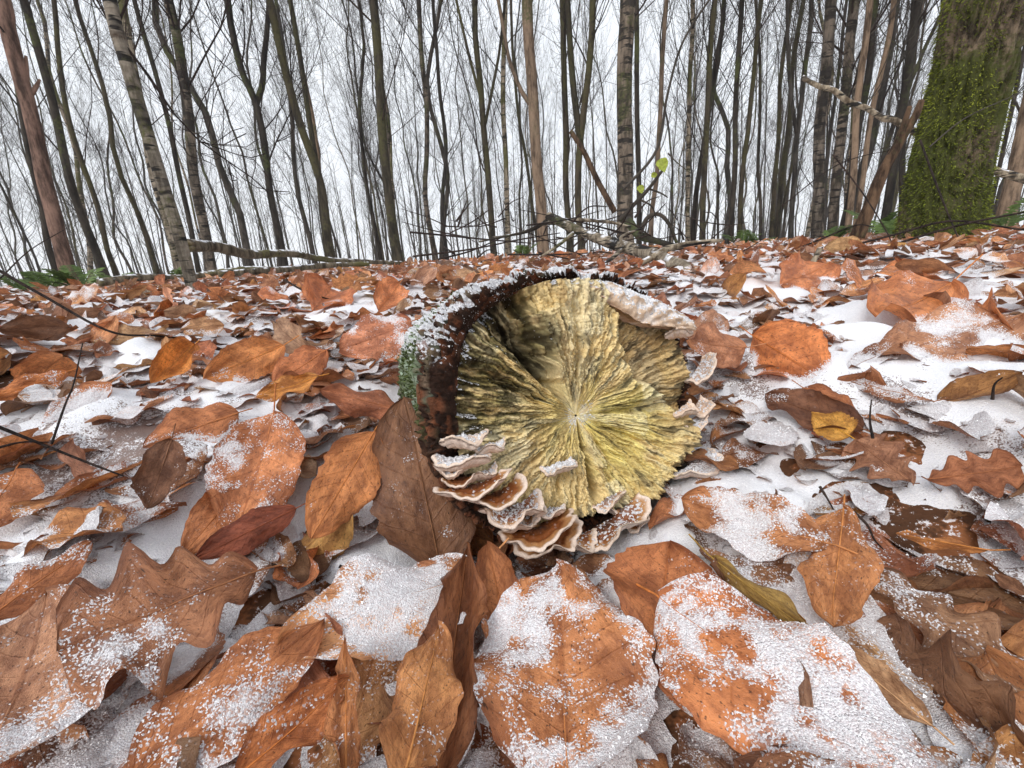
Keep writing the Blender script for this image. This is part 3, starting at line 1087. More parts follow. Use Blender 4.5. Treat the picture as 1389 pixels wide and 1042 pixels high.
BL, OL, YL = 'beech_leaf', 'oak_leaf', 'birch_leaf'
hero(BL, 0, (598, 772), (548, 540), .58, (104, 70, 50), .20, 'big dark brown leaf leaning upright against the left of the log', d=(.315, .335), face=1, curl=-.5, bend=-.5, dent=.08)
hero(BL, 0, (506, 588), (424, 728), .55, (184, 108, 44), .03, 'orange leaf standing on edge in snow left of the log', d=(.335, .30), face=.9, curl=-.35, bend=.2)
hero(OL, 1, (345, 775), (84, 880), .98, (134, 84, 56), .22, 'lobed brown oak leaf lying across the lower left snow', h=(.045, .04), face=.6, curl=-.25, bend=-.3, dent=.10, vein=.003)
hero(BL, 0, (372, 566), (322, 722), .72, (190, 112, 60), .45, 'tall tan beech leaf with snow on its lower half, left of centre', d=(.37, .31), face=.55, curl=.3, bend=.3)
hero(BL, 0, (400, 690), (268, 756), .42, (112, 40, 22), .02, 'dark red underside of a folded leaf left of centre', d=(.318, .29), face=1, curl=-.5, bend=.5)
hero(BL, 0, (345, 640), (250, 748), .48, (182, 108, 58), .16, 'tan curved leaf above the oak leaf', d=(.345, .29), face=.7, curl=.5, bend=-.4)
hero(BL, 0, (322, 560), (196, 606), .62, (168, 96, 50), .08, 'arched brown beech leaf on the snow at left', d=(.40, .38), face=.75, curl=-.7, bend=-.3)
hero(BL, 0, (382, 470), (278, 514), .58, (206, 126, 54), .03, 'ribbed amber beech leaf facing the camera, behind at left', d=(.50, .47), face=.85, vein=.012, curl=.15)
hero(BL, 0, (440, 478), (372, 520), .62, (190, 106, 54), .12, 'orange beech leaf beside the ribbed amber leaf', d=(.50, .47), face=.7, curl=-.3)
hero(BL, 0, (262, 470), (205, 522), .75, (206, 126, 34), .02, 'folded golden leaf with dark hollow at left', d=(.47, .44), face=.8, fold=.9, curl=.5)
hero(BL, 0, (556, 438), (462, 476), .72, (188, 112, 80), .38, 'round pinkish leaf dusted with snow beside the lichened bark', d=(.50, .46), face=.6, curl=-.25)
hero(BL, 0, (548, 556), (436, 530), .42, (154, 84, 52), .14, 'rolled brown leaf left of the log', d=(.40, .39), face=.7, curl=-1.1)
hero(BL, 0, (432, 512), (348, 540), .42, (206, 134, 42), .08, 'golden leaf with a raised wavy edge at left', d=(.42, .40), face=.7, curl=.8, wave=.07)
hero(BL, 0, (90, 506), (-12, 542), .40, (188, 104, 34), .25, 'orange leaf wedge with a snowy back at the left edge', d=(.42, .38), face=.8, curl=-.6)
hero(BL, 0, (232, 600), (200, 690), .6, (96, 64, 52), .12, 'crumpled dark brown leaf above the oak leaf', d=(.33, .30), face=.8, dent=.18, curl=.6)
hero(BL, 0, (1018, 452), (1118, 516), .86, (194, 102, 30), .03, 'bright orange leaf standing up on the right of the log', d=(.47, .44), face=.9, curl=-.45, bend=-.5)
hero(BL, 0, (1378, 432), (1198, 482), .46, (168, 118, 88), .34, 'ribbed tan beech leaf frosted with snow at the right', d=(.50, .45), face=.65, vein=.02, curl=-.25)
hero(BL, 0, (1278, 396), (1188, 434), .48, (196, 114, 54), .05, 'smooth orange beech leaf behind the ribbed frosted one', d=(.62, .58), face=.75, vein=.008, curl=-.2)
hero(BL, 0, (1006, 474), (934, 462), .66, (172, 112, 80), .14, 'ribbed dull pink leaf close to the right rim of the log', d=(.46, .43), face=.7, vein=.015, curl=-.4)
hero(BL, 0, (1168, 582), (1040, 536), .52, (86, 50, 36), .05, 'dark hollow leaf above the small yellow leaf', d=(.42, .43), face=.6, curl=.9, flip=1)
hero(BL, 0, (1092, 528), (1160, 560), .5, (150, 82, 42), .12, 'brown leaf rim curling over the dark hollow leaf', d=(.44, .42), face=.8, curl=-.9)
hero(YL, 2, (1152, 592), (1102, 562), .82, (214, 156, 34), .06, 'small bright yellow toothed leaf on snow right of the log', d=(.385, .39), face=.65, curl=.15, dent=.04)
hero(OL, 1, (1236, 655), (1164, 600), .85, (146, 100, 78), .20, 'rounded pinkish brown leaf below the yellow leaf', d=(.36, .37), face=.7, curl=-.3)
hero(OL, 1, (1260, 650), (1382, 634), .66, (146, 84, 52), .06, 'lobed red brown oak leaf standing at the right edge', d=(.37, .37), face=.8, curl=-.35)
hero(OL, 1, (1186, 772), (1392, 936), .60, (126, 94, 72), .34, 'broad grey brown oak leaf in snow at lower right', h=(.014, .012), face=.35, vein=.003, dent=.07)
hero(BL, 0, (1142, 698), (1128, 858), .40, (186, 118, 62), .26, 'narrow curled tan leaf pointing at the camera on the right', h=(.025, .016), face=.6, curl=-.8, twist=.7)
hero(BL, 0, (1338, 746), (1216, 724), .22, (194, 122, 50), .06, 'slender rolled orange leaf lying on snow at right', h=(.014, .016), face=.7, curl=-1.1)
hero(BL, 0, (968, 760), (1134, 884), .20, (134, 112, 42), .06, 'olive green rolled strip of leaf in front on the right', h=(.022, .02), face=.7, curl=-1.2)
hero(BL, 0, (892, 872), (908, 742), 1.1, (166, 92, 42), .08, 'cupped brown leaf just below the right foot of the log', d=(.262, .285), face=.8, curl=.35, bend=.6, wave=.05)
hero(BL, 0, (770, 1075), (756, 778), .78, (184, 112, 60), .55, 'large tan leaf with a heap of snow, directly below the brackets', d=(.18, .28), face=.45, curl=-.2, bend=.25, dent=.08)
hero(BL, 0, (590, 1075), (632, 752), .26, (112, 62, 32), .01, 'long dark brown leaf seen edge on in the centre foreground', d=(.175, .30), face=.95, curl=.7, twist=.4, bend=.2)
hero(BL, 0, (694, 892), (662, 742), .44, (164, 96, 50), .05, 'narrow orange brown leaf under the left brackets', d=(.245, .30), face=.8, curl=.5)
hero(BL, 0, (900, 818), (1270, 1075), .64, (190, 106, 46), .55, 'largest leaf at the lower right, orange under scattered snow grains', h=(.022, .03), face=.3, curl=-.25, bend=.25, dent=.06, vein=.004)
hero(BL, 0, (168, 1060), (436, 838), .52, (170, 98, 46), .42, 'folded orange brown leaf sprinkled with grains at lower left', h=(.02, .035), face=.45, curl=-.5, bend=-.3)
hero(BL, 0, (318, 1060), (470, 925), .52, (186, 102, 40), .20, 'glowing orange curled leaf at the bottom left of centre', h=(.035, .03), face=.6, curl=.8)
hero(BL, 0, (648, 768), (384, 872), .56, (202, 142, 92), .58, 'pale tan snow covered leaf below the big leaning leaf', h=(.03, .03), face=.35, curl=-.3, bend=-.2)
hero(BL, 0, (548, 1062), (594, 858), .36, (198, 132, 72), .20, 'narrow tan leaf beside the dark edge-on leaf', h=(.045, .03), face=.6, curl=-.4)
hero(BL, 0, (470, 1062), (468, 876), .16, (182, 112, 58), .25, 'thin leaf standing on edge at the bottom centre left', h=(.04, .03), face=.9, curl=.6)
hero(BL, 0, (-20, 1060), (66, 820), .62, (172, 124, 98), .36, 'frosted pinkish leaf in the bottom left corner', h=(.03, .02), face=.4)
hero(BL, 0, (1126, 742), (930, 684), .54, (176, 112, 64), .42, 'tan beech leaf under snow grains at the right foot of the log', h=(.02, .025), face=.5, vein=.008)
hero(BL, 0, (-20, 842), (122, 738), .46, (170, 98, 52), .25, 'brown leaf with snow on its back at the left edge', h=(.022, .03), face=.6, curl=-.5)
hero(BL, 0, (1262, 985), (1118, 866), .42, (190, 154, 118), .10, 'dry beige leaf sliver next to the largest leaf', h=(.016, .03), face=.6, curl=.7)
hero(BL, 0, (655, 792), (490, 790), .34, (196, 130, 84), .35, 'tan leaf rib running under the leaning leaf', h=(.02, .02), face=.5, curl=-.5)
hero(BL, 0, (1390, 806), (1350, 780), .7, (120, 84, 66), .06, 'small brown leaf tip at the right edge', h=(.016, .016), face=.6)
hero(BL, 0, (540, 388), (512, 424), .6, (200, 118, 66), .02, 'upright orange leaf behind, left of the log top', d=(.80, .78), face=.9, fold=.5)
hero(BL, 0, (446, 396), (422, 426), .62, (192, 108, 58), .02, 'upright orange leaf near the fallen logs', d=(.9, .88), face=.9, fold=.5)
hero(BL, 0, (1218, 470), (1152, 500), .45, (120, 76, 56), .3, 'flattened dull leaf left of the ribbed frosted leaf', d=(.5, .46), face=.5)
hero(BL, 0, (1120, 360), (1060, 388), .5, (190, 108, 56), .05, 'orange leaf tilted up behind on the right', d=(.8, .75), face=.8)
hero(BL, 0, (1262, 545), (1150, 516), .3, (146, 92, 60), .25, 'half buried brown leaf edge right of the hollow leaf', d=(.44, .45), face=.5, curl=-.5)
hero(BL, 0, (150, 520), (60, 575), .5, (186, 112, 62), .45, 'snowy orange leaf tilted at the far left', d=(.40, .37), face=.6, curl=-.4)
hero(BL, 0, (20, 640), (-30, 720), .7, (178, 108, 62), .15, 'tan leaf cut by the left edge', d=(.32, .30), face=.6)

ROUGH_LEAVES = None


def frame_from(B, T, face, flip=1):
    y = norm(T - B)
    c = (B + T) / 2
    tocam = norm(CAM - c)
    n0 = norm((1 - face) * np.array([0, 0, 1.0]) + face * tocam) * flip
    x = norm(np.cross(y, n0))
    z = np.cross(x, y)
    return np.stack([x, y, z], -1)            # columns


def scatter():
    """loose litter: returns parameter dict, rotations, centres, level of detail"""
    out = []
    for (r0, r1, dens, lod) in ((.085, .8, 1700, 0), (.8, 2.2, 950, 1), (2.2, 6.5, 420, 2)):
        span = math.radians(80 if lod < 2 else 66)
        n = int(span * (r1 ** 2 - r0 ** 2) * dens)
        a = RNG.uniform(-span, span, n)
        r = np.sqrt(RNG.uniform(r0 ** 2, r1 ** 2, n))
        out.append(np.stack([r * np.sin(a), r * np.cos(a), np.full(n, lod)], 1))
    nf = 1100
    a = RNG.uniform(-math.radians(75), math.radians(75), nf)
    r = np.sqrt(RNG.uniform(.12 ** 2, .75 ** 2, nf))
    out.append(np.stack([r * np.sin(a), r * np.cos(a), np.full(nf, 1)], 1))
    S = np.concatenate(out)
    frag = np.arange(len(S)) >= len(S) - nf            # crumbs of torn leaves on the snow
    x, y, lod = S[:, 0], S[:, 1], S[:, 2].astype(int)
    n = len(S)
    r = np.hypot(x, y)
    kind = RNG.choice([0, 1, 2], n, p=[.80, .17, .03])
    L = np.where(kind == 0, RNG.normal(.062, .011, n), np.where(kind == 1, RNG.normal(.076, .013, n), .034)).clip(.035, .13)
    L = L * np.where(lod == 2, 1.1, 1.0) * (1 + .28 * (1 - sstep(.2, .42, r)))
    L = np.where(frag, RNG.uniform(.006, .022, n), L)
    W = L * np.where(kind == 0, RNG.uniform(.5, .64, n), np.where(kind == 1, RNG.uniform(.5, .66, n), .8))
    p = dict(L=L, W=W, kind=kind, seed=RNG.uniform(0, 1, n), vein=RNG.uniform(.002, .012, n) * (kind != 1), wave=RNG.uniform(0, .08, n),
             wf=RNG.uniform(1, 3, n), dent=RNG.uniform(.06, .2, n), fold=RNG.normal(.05, .22, n), curl=RNG.normal(-.1, .65, n).clip(-1.4, 1.2),
             twist=RNG.normal(0, .5, n), bend=RNG.normal(-.1, .55, n))
    yaw = RNG.uniform(0, 2 * math.pi, n)
    up = RNG.uniform(0, 1, n) < np.where(lod == 2, .12, np.where(r < .45, .06, .13))
    tilt = np.where(up, RNG.uniform(.6, 1.35, n), np.abs(RNG.normal(0, .18, n)))
    up = up & ~frag
    az = RNG.uniform(0, 2 * math.pi, n)
    flip = RNG.uniform(0, 1, n) < .45
    nrm = np.stack([np.sin(tilt) * np.cos(az), np.sin(tilt) * np.sin(az), np.cos(tilt)], 1)
    nrm[flip] *= -1
    yd = np.stack([np.cos(yaw), np.sin(yaw), np.zeros(n)], 1)
    yd = norm(yd - (yd * nrm).sum(1, keepdims=True) * nrm)
    xd = np.cross(yd, nrm)
    Rm = np.stack([xd, yd, nrm], -1)
    z = snow_height(x, y) + RNG.normal(.003, .006, n).clip(-.008, .018) + np.where(up, .25 * L * np.sin(tilt), np.where(lod > 0, .004, 0))
    z = np.where(frag, snow_height(x, y) + .001, z)
    C = np.stack([x, y, z], 1)
    ci = RNG.choice(len(PALETTE), n, p=PALW)
    col = PALETTE[ci] * RNG.uniform(.7, 1.6, (n, 1)) * RNG.normal(1, .07, (n, 3)) * np.array([1, 1, 1]) ** 1
    sn = np.where(up, RNG.uniform(0, .3, n), RNG.beta(1.7, 1.7, n))
    sn = sn + np.where(lod > 0, .13, .03)
    col = col * (1 - .28) + .28 * np.array([.46, .235, .085])
    sn *= .6 + .7 * sstep(.35, .6, fbm(np.stack([x * 4, y * 4], -1), 111, 2))
    sn = np.where(frag, sn * .25, sn)
    # keep the log's body, the lens and the hand-placed leaves clear
    rel = C - LHUB
    al = rel @ LAX
    rd = np.linalg.norm(rel - np.outer(al, LAX), axis=1)
    keep = ~((al > -.015) & (al < .24) & (rd < .118))
    keep &= ~((al <= -.015) & (al > -.10) & (rd < .105))
    keep &= np.linalg.norm(C - CAM, axis=1) > .165
    for h in HERO:
        B, T = h['B'], h['T']
        ax = T - B
        ll = np.linalg.norm(ax)
        t = ((C - B) @ ax / ll ** 2).clip(0, 1)
        q = C - (B + t[:, None] * ax)
        near = np.linalg.norm(q, axis=1) < .5 * h['wr'] * ll + .012
        C[near, 2] -= np.maximum(0, .018 + q[near, 2]).clip(0, .05)
        # nothing between the lens and a hand-placed leaf
        m = norm((B + T) / 2 - CAM)
        rc = C - CAM
        tt = rc @ m
        dd = np.linalg.norm(rc - tt[:, None] * m, axis=1)
        front = (tt > 0) & (tt < np.linalg.norm((B + T) / 2 - CAM) - .01) & (dd < .22 * ll * np.clip(tt / np.linalg.norm((B + T) / 2 - CAM), .3, 1))
        keep &= ~front
    # nothing between the lens and the sawn end
    rc = C - CAM
    m = norm(LHUB - CAM)
    tt = rc @ m
    dd = np.linalg.norm(rc - tt[:, None] * m, axis=1)
    keep &= ~((tt > 0) & (tt < .36) & (dd < .10 * tt / .33 + .015))
    pj = project(C)
    s = keep
    p = {k: v[s] for k, v in p.items()}
    return p, Rm[s], C[s], lod[s], col[s], sn[s], ci[s], up[s], flip[s]


GRAIN_SRC = []


def place_words(px, py):
    if py < 420:
        v = 'far back'
    elif py < 560:
        v = 'behind'
    elif py < 780:
        v = 'midway'
    else:
        v = 'in front'
    hx = ['at the left edge', 'well left of the log', 'just left of the log', 'near the log', 'just right of the log', 'well right of the log',
          'at the right edge'][int(np.clip(px / PW * 7, 0, 6))]
    return v, hx


def build_leaves():
    p, Rm, C, lod, col, sn, ci, up, flip = scatter()
    res = {0: (21, 13), 1: (9, 5), 2: (5, 3)}
    data = {}
    for l in (0, 1, 2):
        idx = np.where(lod == l)[0]
        nu, nv = res[l]
        P, uv = leaf_points({k: v[idx] for k, v in p.items()}, nu, nv)
        Pw = np.einsum('nij,nabj->nabi', Rm[idx], P) + C[idx][:, None, None]
        if l == 0:
            # keep blades from sinking through the log
            pass
        s = leaf_snow(Pw, uv, sn[idx])
        data[l] = (idx, P, uv, Pw, s, nu, nv)
    # which leaves does the photograph's view show most of: look through a coarse grid of view lines
    idx, P, uv, Pw, s, nu, nv = data[0]
    i1, P1, uv1, Pw1, s1, nu1, nv1 = data[1]
    f0 = grid_faces(nu, nv)
    hv, hf, off = [], [], 0
    fa = (f0[None] + (np.arange(len(idx)) * nu * nv)[:, None, None]).reshape(-1, 4)
    fb = (grid_faces(nu1, nv1)[None] + (np.arange(len(i1)) * nu1 * nv1)[:, None, None]).reshape(-1, 4) + Pw.size // 3
    fc = SN['F'][::1] + Pw.size // 3 + Pw1.size // 3
    fd = SN['end'][1][::7] + Pw.size // 3 + Pw1.size // 3 + len(SN['V'])
    allv = np.concatenate([Pw.reshape(-1, 3), Pw1.reshape(-1, 3), SN['V'], SN['end'][0]])
    allf = np.concatenate([fa, fb, fc, fd])
    bvh = BVHTree.FromPolygons(allv.tolist(), allf.tolist(), epsilon=0.0)
    cnt = np.zeros(len(idx) + len(i1))
    o = Vector(CAM)
    n0, n1 = len(fa), len(fa) + len(fb)
    per0, per1 = len(f0), len(grid_faces(nu1, nv1))
    for py in np.arange(336, 1042, 5.0):
        for px in np.arange(2, 1389, 5.0):
            hh = bvh.ray_cast(o, Vector(ray(px, py)))
            if hh[2] is not None:
                if hh[2] < n0:
                    cnt[hh[2] // per0] += 1
                elif hh[2] < n1:
                    cnt[len(idx) + (hh[2] - n0) // per1] += 1
    quota = 298 - len(HERO)
    best = set(np.argsort(-cnt)[:quota].tolist())
    best = {b for b in best if cnt[b] > 0}
    used = {}
    todo = []
    for l, base in ((0, 0), (1, len(idx))):
        ids, Pl, ul, Pwl, sl, a_, b_ = data[l]
        f = grid_faces(a_, b_)
        pick = np.array([base + k in best for k in range(len(ids))])
        for k in np.where(pick)[0]:
            g = ids[k]
            c = C[g]
            me = mesh_np('leaf', Pl[k].reshape(-1, 3), f, M['leaf'], uv=ul[k].reshape(-1, 3), col=np.broadcast_to(col[g], (a_ * b_, 3)), snow=sl[k])
            kd = int(p['kind'][g])
            nm = ('beech_leaf', 'oak_leaf', 'birch_leaf')[kd]
            ob = obj(nm, me)
            ob.matrix_world = Matrix(np.vstack([np.hstack([Rm[g], c[:, None]]), [0, 0, 0, 1]]).tolist())
            pj = project(c)
            v, hx = place_words(pj[0], pj[1])
            post = 'standing' if up[g] else ('curled' if abs(p['curl'][g]) > .6 else ('bent' if abs(p['bend'][g]) > .6 else 'flat'))
            m = sl[k].mean()
            dust = 'snow covered' if m > .5 else ('snow dusted' if m > .2 else 'bare')
            size = 'small' if p['L'][g] < .07 else ('long' if p['L'][g] > .09 else 'middling')
            sp = ('beech', 'oak', 'birch')[kd]
            ob['label'] = f'{size} {post} {dust} {COLN[ci[g]]} {sp} leaf {v}, {hx}'.replace('  ', ' ')
            ob['category'] = 'leaf'
            ob['group'] = 'fallen leaves on the forest floor'
            GRAIN_SRC.append((Pwl[k].reshape(-1, 3), f, sl[k].ravel()))
        rest = ~pick
        V = Pwl[rest].reshape(-1, 3)
        F = (f[None] + (np.arange(rest.sum()) * a_ * b_)[:, None, None]).reshape(-1, 4)
        todo.append((V, F, ul[rest].reshape(-1, 3), np.repeat(col[ids[rest]], a_ * b_, 0), sl[rest].ravel()))
        if l == 0:
            GRAIN_SRC.append((V, F, sl[rest].ravel()))
    ids, Pl, ul, Pwl, sl, a_, b_ = data[2]
    F = (grid_faces(a_, b_)[None] + (np.arange(len(ids)) * a_ * b_)[:, None, None]).reshape(-1, 4)
    todo.append((Pwl.reshape(-1, 3), F, ul.reshape(-1, 3), np.repeat(col[ids], a_ * b_, 0), sl.ravel()))
    off, VV, FF = 0, [], []
    for t in todo:
        VV.append(t[0])
        FF.append(t[1] + off)
        off += len(t[0])
    obj('leaf_litter', mesh_np('leaf_litter', np.concatenate(VV), np.concatenate(FF), M['leaf'], uv=np.concatenate([t[2] for t in todo]),
                               col=np.concatenate([t[3] for t in todo]), snow=np.concatenate([t[4] for t in todo])), kind='stuff',
        label='carpet of fallen russet beech and oak leaves across the forest floor', cat='leaf litter')
    # hand-placed leaves
    nu, nv = 49, 27
    for h in HERO:
        L = np.linalg.norm(h['T'] - h['B']) * 1.04
        sd = RNG.uniform(0, 1)
        pp = dict(L=[L], W=[L * h['wr']], kind=[h['kind']], seed=[sd], vein=[h['vein']], wave=[h['wave']], wf=[h['wf']], dent=[h['dent']],
                  fold=[h['fold']], curl=[h['curl']], twist=[h['twist']], bend=[h['bend']])
        P, uv = leaf_points(pp, nu, nv)
        R = frame_from(h['B'], h['T'], h['face'], h['flip'])
        P = P[0] - np.array([0, 0, 1]) * P[0, nu // 2, nv // 2, 2]
        c = (h['B'] + h['T']) / 2
        Pw = P @ R.T + c
        s = leaf_snow(Pw[None], uv, [h['snow']])[0]
        f = grid_faces(nu, nv)
        me = mesh_np(h['name'], P.reshape(-1, 3), f, M['leaf'], uv=uv.reshape(-1, 3), col=np.broadcast_to(h['col'], (nu * nv, 3)), snow=s)
        ob = obj(h['name'], me, None, None, h['label'], 'leaf', 'fallen leaves on the forest floor')
        ob.matrix_world = Matrix(np.vstack([np.hstack([R, c[:, None]]), [0, 0, 0, 1]]).tolist())
        # midrib running out into the stalk
        ln = P[:, nv // 2]
        st = ln[0] + (ln[0] - ln[2]) / np.linalg.norm(ln[0] - ln[2]) * L * np.linspace(.16, .02, 5)[:, None]
        st[:, 2] += np.linspace(.012, 0, 5) * L / .08 * (1 if sd > .5 else -.3)
        line = np.vstack([st, ln[:-3] + np.array([0, 0, -.0004 if h['snow'] > .3 else .0001])])
        rr = np.linspace(.0006, .00012, len(line)) * (L / .09) ** .5
        V, F = tubes(line[None], rr[None], 6)
        rc = h['col'] * .8 + srgb(150, 110, 80) * .1
        obj('midrib', mesh_np('midrib', V, F, M['rib'], col=np.broadcast_to(rc, V.shape)), ob)
        GRAIN_SRC.append((Pw.reshape(-1, 3), f, s.ravel()))


build_leaves()


# ------------------------------------------------------------------ loose snow grains
def build_grains():
    src = [(SN['V'], SN['F'], np.clip(SN['cov'] - .15, 0, 1) * 1.0)] + GRAIN_SRC + [SN['bark'], SN['end']] + SN['fungi']
    pts, nn = [], []
    for si, (V, F, s) in enumerate(src):
        a, b, c, d = V[F[:, 0]], V[F[:, 1]], V[F[:, 2]], V[F[:, 3]]
        n = np.cross(c - a, d - b)
        ar = np.linalg.norm(n, axis=1) * .5
        nz = np.abs(n[:, 2]) / (2 * ar + 1e-12)
        cen = (a + b + c + d) / 4
        dist = np.linalg.norm(cen - CAM, axis=1)
        pj = project(cen)
        ok = (dist < .85) & (pj[:, 2] > .05) & (pj[:, 0] > -250) & (pj[:, 0] < 1640) & (pj[:, 1] > 200) & (pj[:, 1] < 1250)
        w = ar * sstep(.15, .5, nz) * sstep(.04, .7, s[F].mean(1)) * ok * np.clip((.33 / dist) ** 1.3, .15, 2.0)
        k = RNG.poisson(w * (3.6e5 if si == 0 else 7e5))
        i = np.repeat(np.arange(len(F)), k)
        if not len(i):
            continue
        u, v = RNG.uniform(0, 1, (2, len(i), 1))
        pts.append(a[i] * (1 - u) * (1 - v) + b[i] * u * (1 - v) + c[i] * u * v + d[i] * (1 - u) * v)
        m = norm(n[i])
        m[m[:, 2] < 0] *= -1
        nn.append(m)
    P, Nn = np.concatenate(pts), np.concatenate(nn)
    if len(P) > 300000:
        j = RNG.choice(len(P), 300000, replace=False)
        P, Nn = P[j], Nn[j]
    n = len(P)
    print('grains', n)
    r = (.00027 * np.exp(RNG.normal(0, .4, n)))[:, None, None]
    r = r * np.clip(np.linalg.norm(P - CAM, axis=1) / .3, .65, 1)[:, None, None]
    base = np.array([[1, 1, 1], [1, -1, -1], [-1, 1, -1], [-1, -1, 1]], float) * .75
    Q, _ = np.linalg.qr(RNG.normal(0, 1, (n, 3, 3)))
    O = np.einsum('nij,kj->nki', Q, base) * RNG.uniform(.6, 1.3, (n, 4, 1)) * r
    V = (P + Nn * r[:, :, 0] * .5)[:, None] + O
    F = np.array([[0, 1, 2], [0, 2, 3], [0, 3, 1], [1, 3, 2]])
    F = (F[None] + (np.arange(n) * 4)[:, None, None]).reshape(-1, 3)
    obj('snow_grains', mesh_np('snow_grains', V.reshape(-1, 3), F, M['grain'], smooth=False), kind='stuff',
        label='loose grains of snow scattered over the nearest leaves and log', cat='snow')


build_grains()

# ------------------------------------------------------------------ trees
def at_dist(px, py, base, D):
    """point on the view line through a photograph point, D metres away measured along the heading of base"""
    d = ray(px, py)
    hd = norm(np.array([base[0], base[1], 0]))
    return CAM + d * (D / (d @ hd))


def limb(P0, d0, L, r0, rng, n=7, up=.25, wob=.10):
    """one bent branch as a point row"""
    t = np.linspace(0, 1, n)
    ax = norm(d0)
    side = norm(np.cross(ax, rng.normal(0, 1, 3)))
    side2 = norm(np.cross(ax, side))
    ph = rng.uniform(0, 6, 2)
    off = (np.sin(t * 5 + ph[0]) - math.sin(ph[0]))[:, None] * side * wob * .4 + (np.sin(t * 8 + ph[1]) - math.sin(ph[1]))[:, None] * side2 * wob * .25
    P = P0 + ax * (t * L)[:, None] + off * L + np.array([0, 0, 1.0]) * (up * L * t ** 2)[:, None]
    R = r0 * (1 - .85 * t)
    return P, R


def grow_branches(path, rad, rng, count, t0=.12, length=(.8, 2.6), ang=(.35, .95), twigs=7, fine=3):
    """branches, side branches and fine twigs along a stem; returns three point batches"""
    A, B, Cc = [], [], []
    K = len(path)
    L = np.linalg.norm(np.diff(path, axis=0), axis=1).sum()
    for i in range(count):
        t = t0 + (1 - t0) * rng.uniform(0, 1) ** .8
        k = min(int(t * (K - 1)), K - 2)
        f = t * (K - 1) - k
        P0 = path[k] * (1 - f) + path[k + 1] * f
        r0 = rad[k]
        ax = norm(path[k + 1] - path[k])
        az = rng.uniform(0, 2 * math.pi)
        h = np.array([math.cos(az), math.sin(az), 0])
        a = rng.uniform(*ang)
        d = norm(ax * math.cos(a) + h * math.sin(a))
        bl = rng.uniform(*length) * (1.15 - .6 * t)
        P, R = limb(P0, d, bl, r0 * rng.uniform(.13, .27), rng, 7)
        A.append((P, np.maximum(R, .0022)))
        for j in range(twigs):
            s = rng.uniform(.2, 1)
            q = min(int(s * 6), 5)
            dd = norm(P[q + 1] - P[q] + rng.normal(0, .5, 3) * np.linalg.norm(P[q + 1] - P[q]))
            P2, R2 = limb(P[q], dd, bl * rng.uniform(.2, .5), R[q] * .6, rng, 5, .3, .14)
            B.append((P2, np.maximum(R2, .0016)))
            for m in range(fine):
                q2 = rng.integers(1, 4)
                d3 = norm(dd + rng.normal(0, .6, 3))
                P3, R3 = limb(P2[q2], d3, bl * rng.uniform(.10, .26), R2[q2] * .6, rng, 4, .3, .2)
                Cc.append((P3, np.maximum(R3, .0013)))
    return A, B, Cc


def branch_mesh(batches, sides=(5, 4, 3)):
    mb = MB()
    for bt, s in zip(batches, sides):
        if bt:
            V, F = tubes(np.array([b[0] for b in bt]), np.array([b[1] for b in bt]), s)
            mb.add(V, F)
    return mb


def stem_path(pts, D, H, rng, n=44):
    """photograph points (base first) -> 3D stem reaching full height H"""
    base = hit(*pts[0]) if D is None else None
    if D is None:
        D = float(np.hypot(base[0], base[1]))
    else:
        d = ray(pts[0][0], pts[0][1])
        hd = norm(np.array([d[0], d[1], 0]))
        b = CAM + d * (D / (d @ hd))
        base = np.array([b[0], b[1], ground(b[0], b[1])])
    base = np.array([base[0], base[1], ground(base[0], base[1]) - .06])
    P = [base] + [at_dist(x, y, base, D) for x, y in pts[1:]]
    last, prev = P[-1], P[-2]
    d = norm(last - prev)
    z = last[2]
    while z < H:
        d = norm(d + np.array([0, 0, .35]) + rng.normal(0, .05, 3))
        st = max(.12 * H, 1.0)
        last = last + d * st
        z = last[2]
        P.append(last)
    path = smooth_poly(P, n)
    hh = np.clip(path[:, 2] - base[2], 0, 3)
    wob = np.stack([fbm(np.stack([path[:, 2] * f, path[:, 2] * 0 + base[0] * 3 + k], -1), 150 + k, 2) - .5 for k, f in ((0, .9), (1, .9), (2, 0))], -1)
    wob[:, 2] = 0
    path = path + wob * (.02 * D * sstep(0, .6, hh))[:, None]
    return path, D


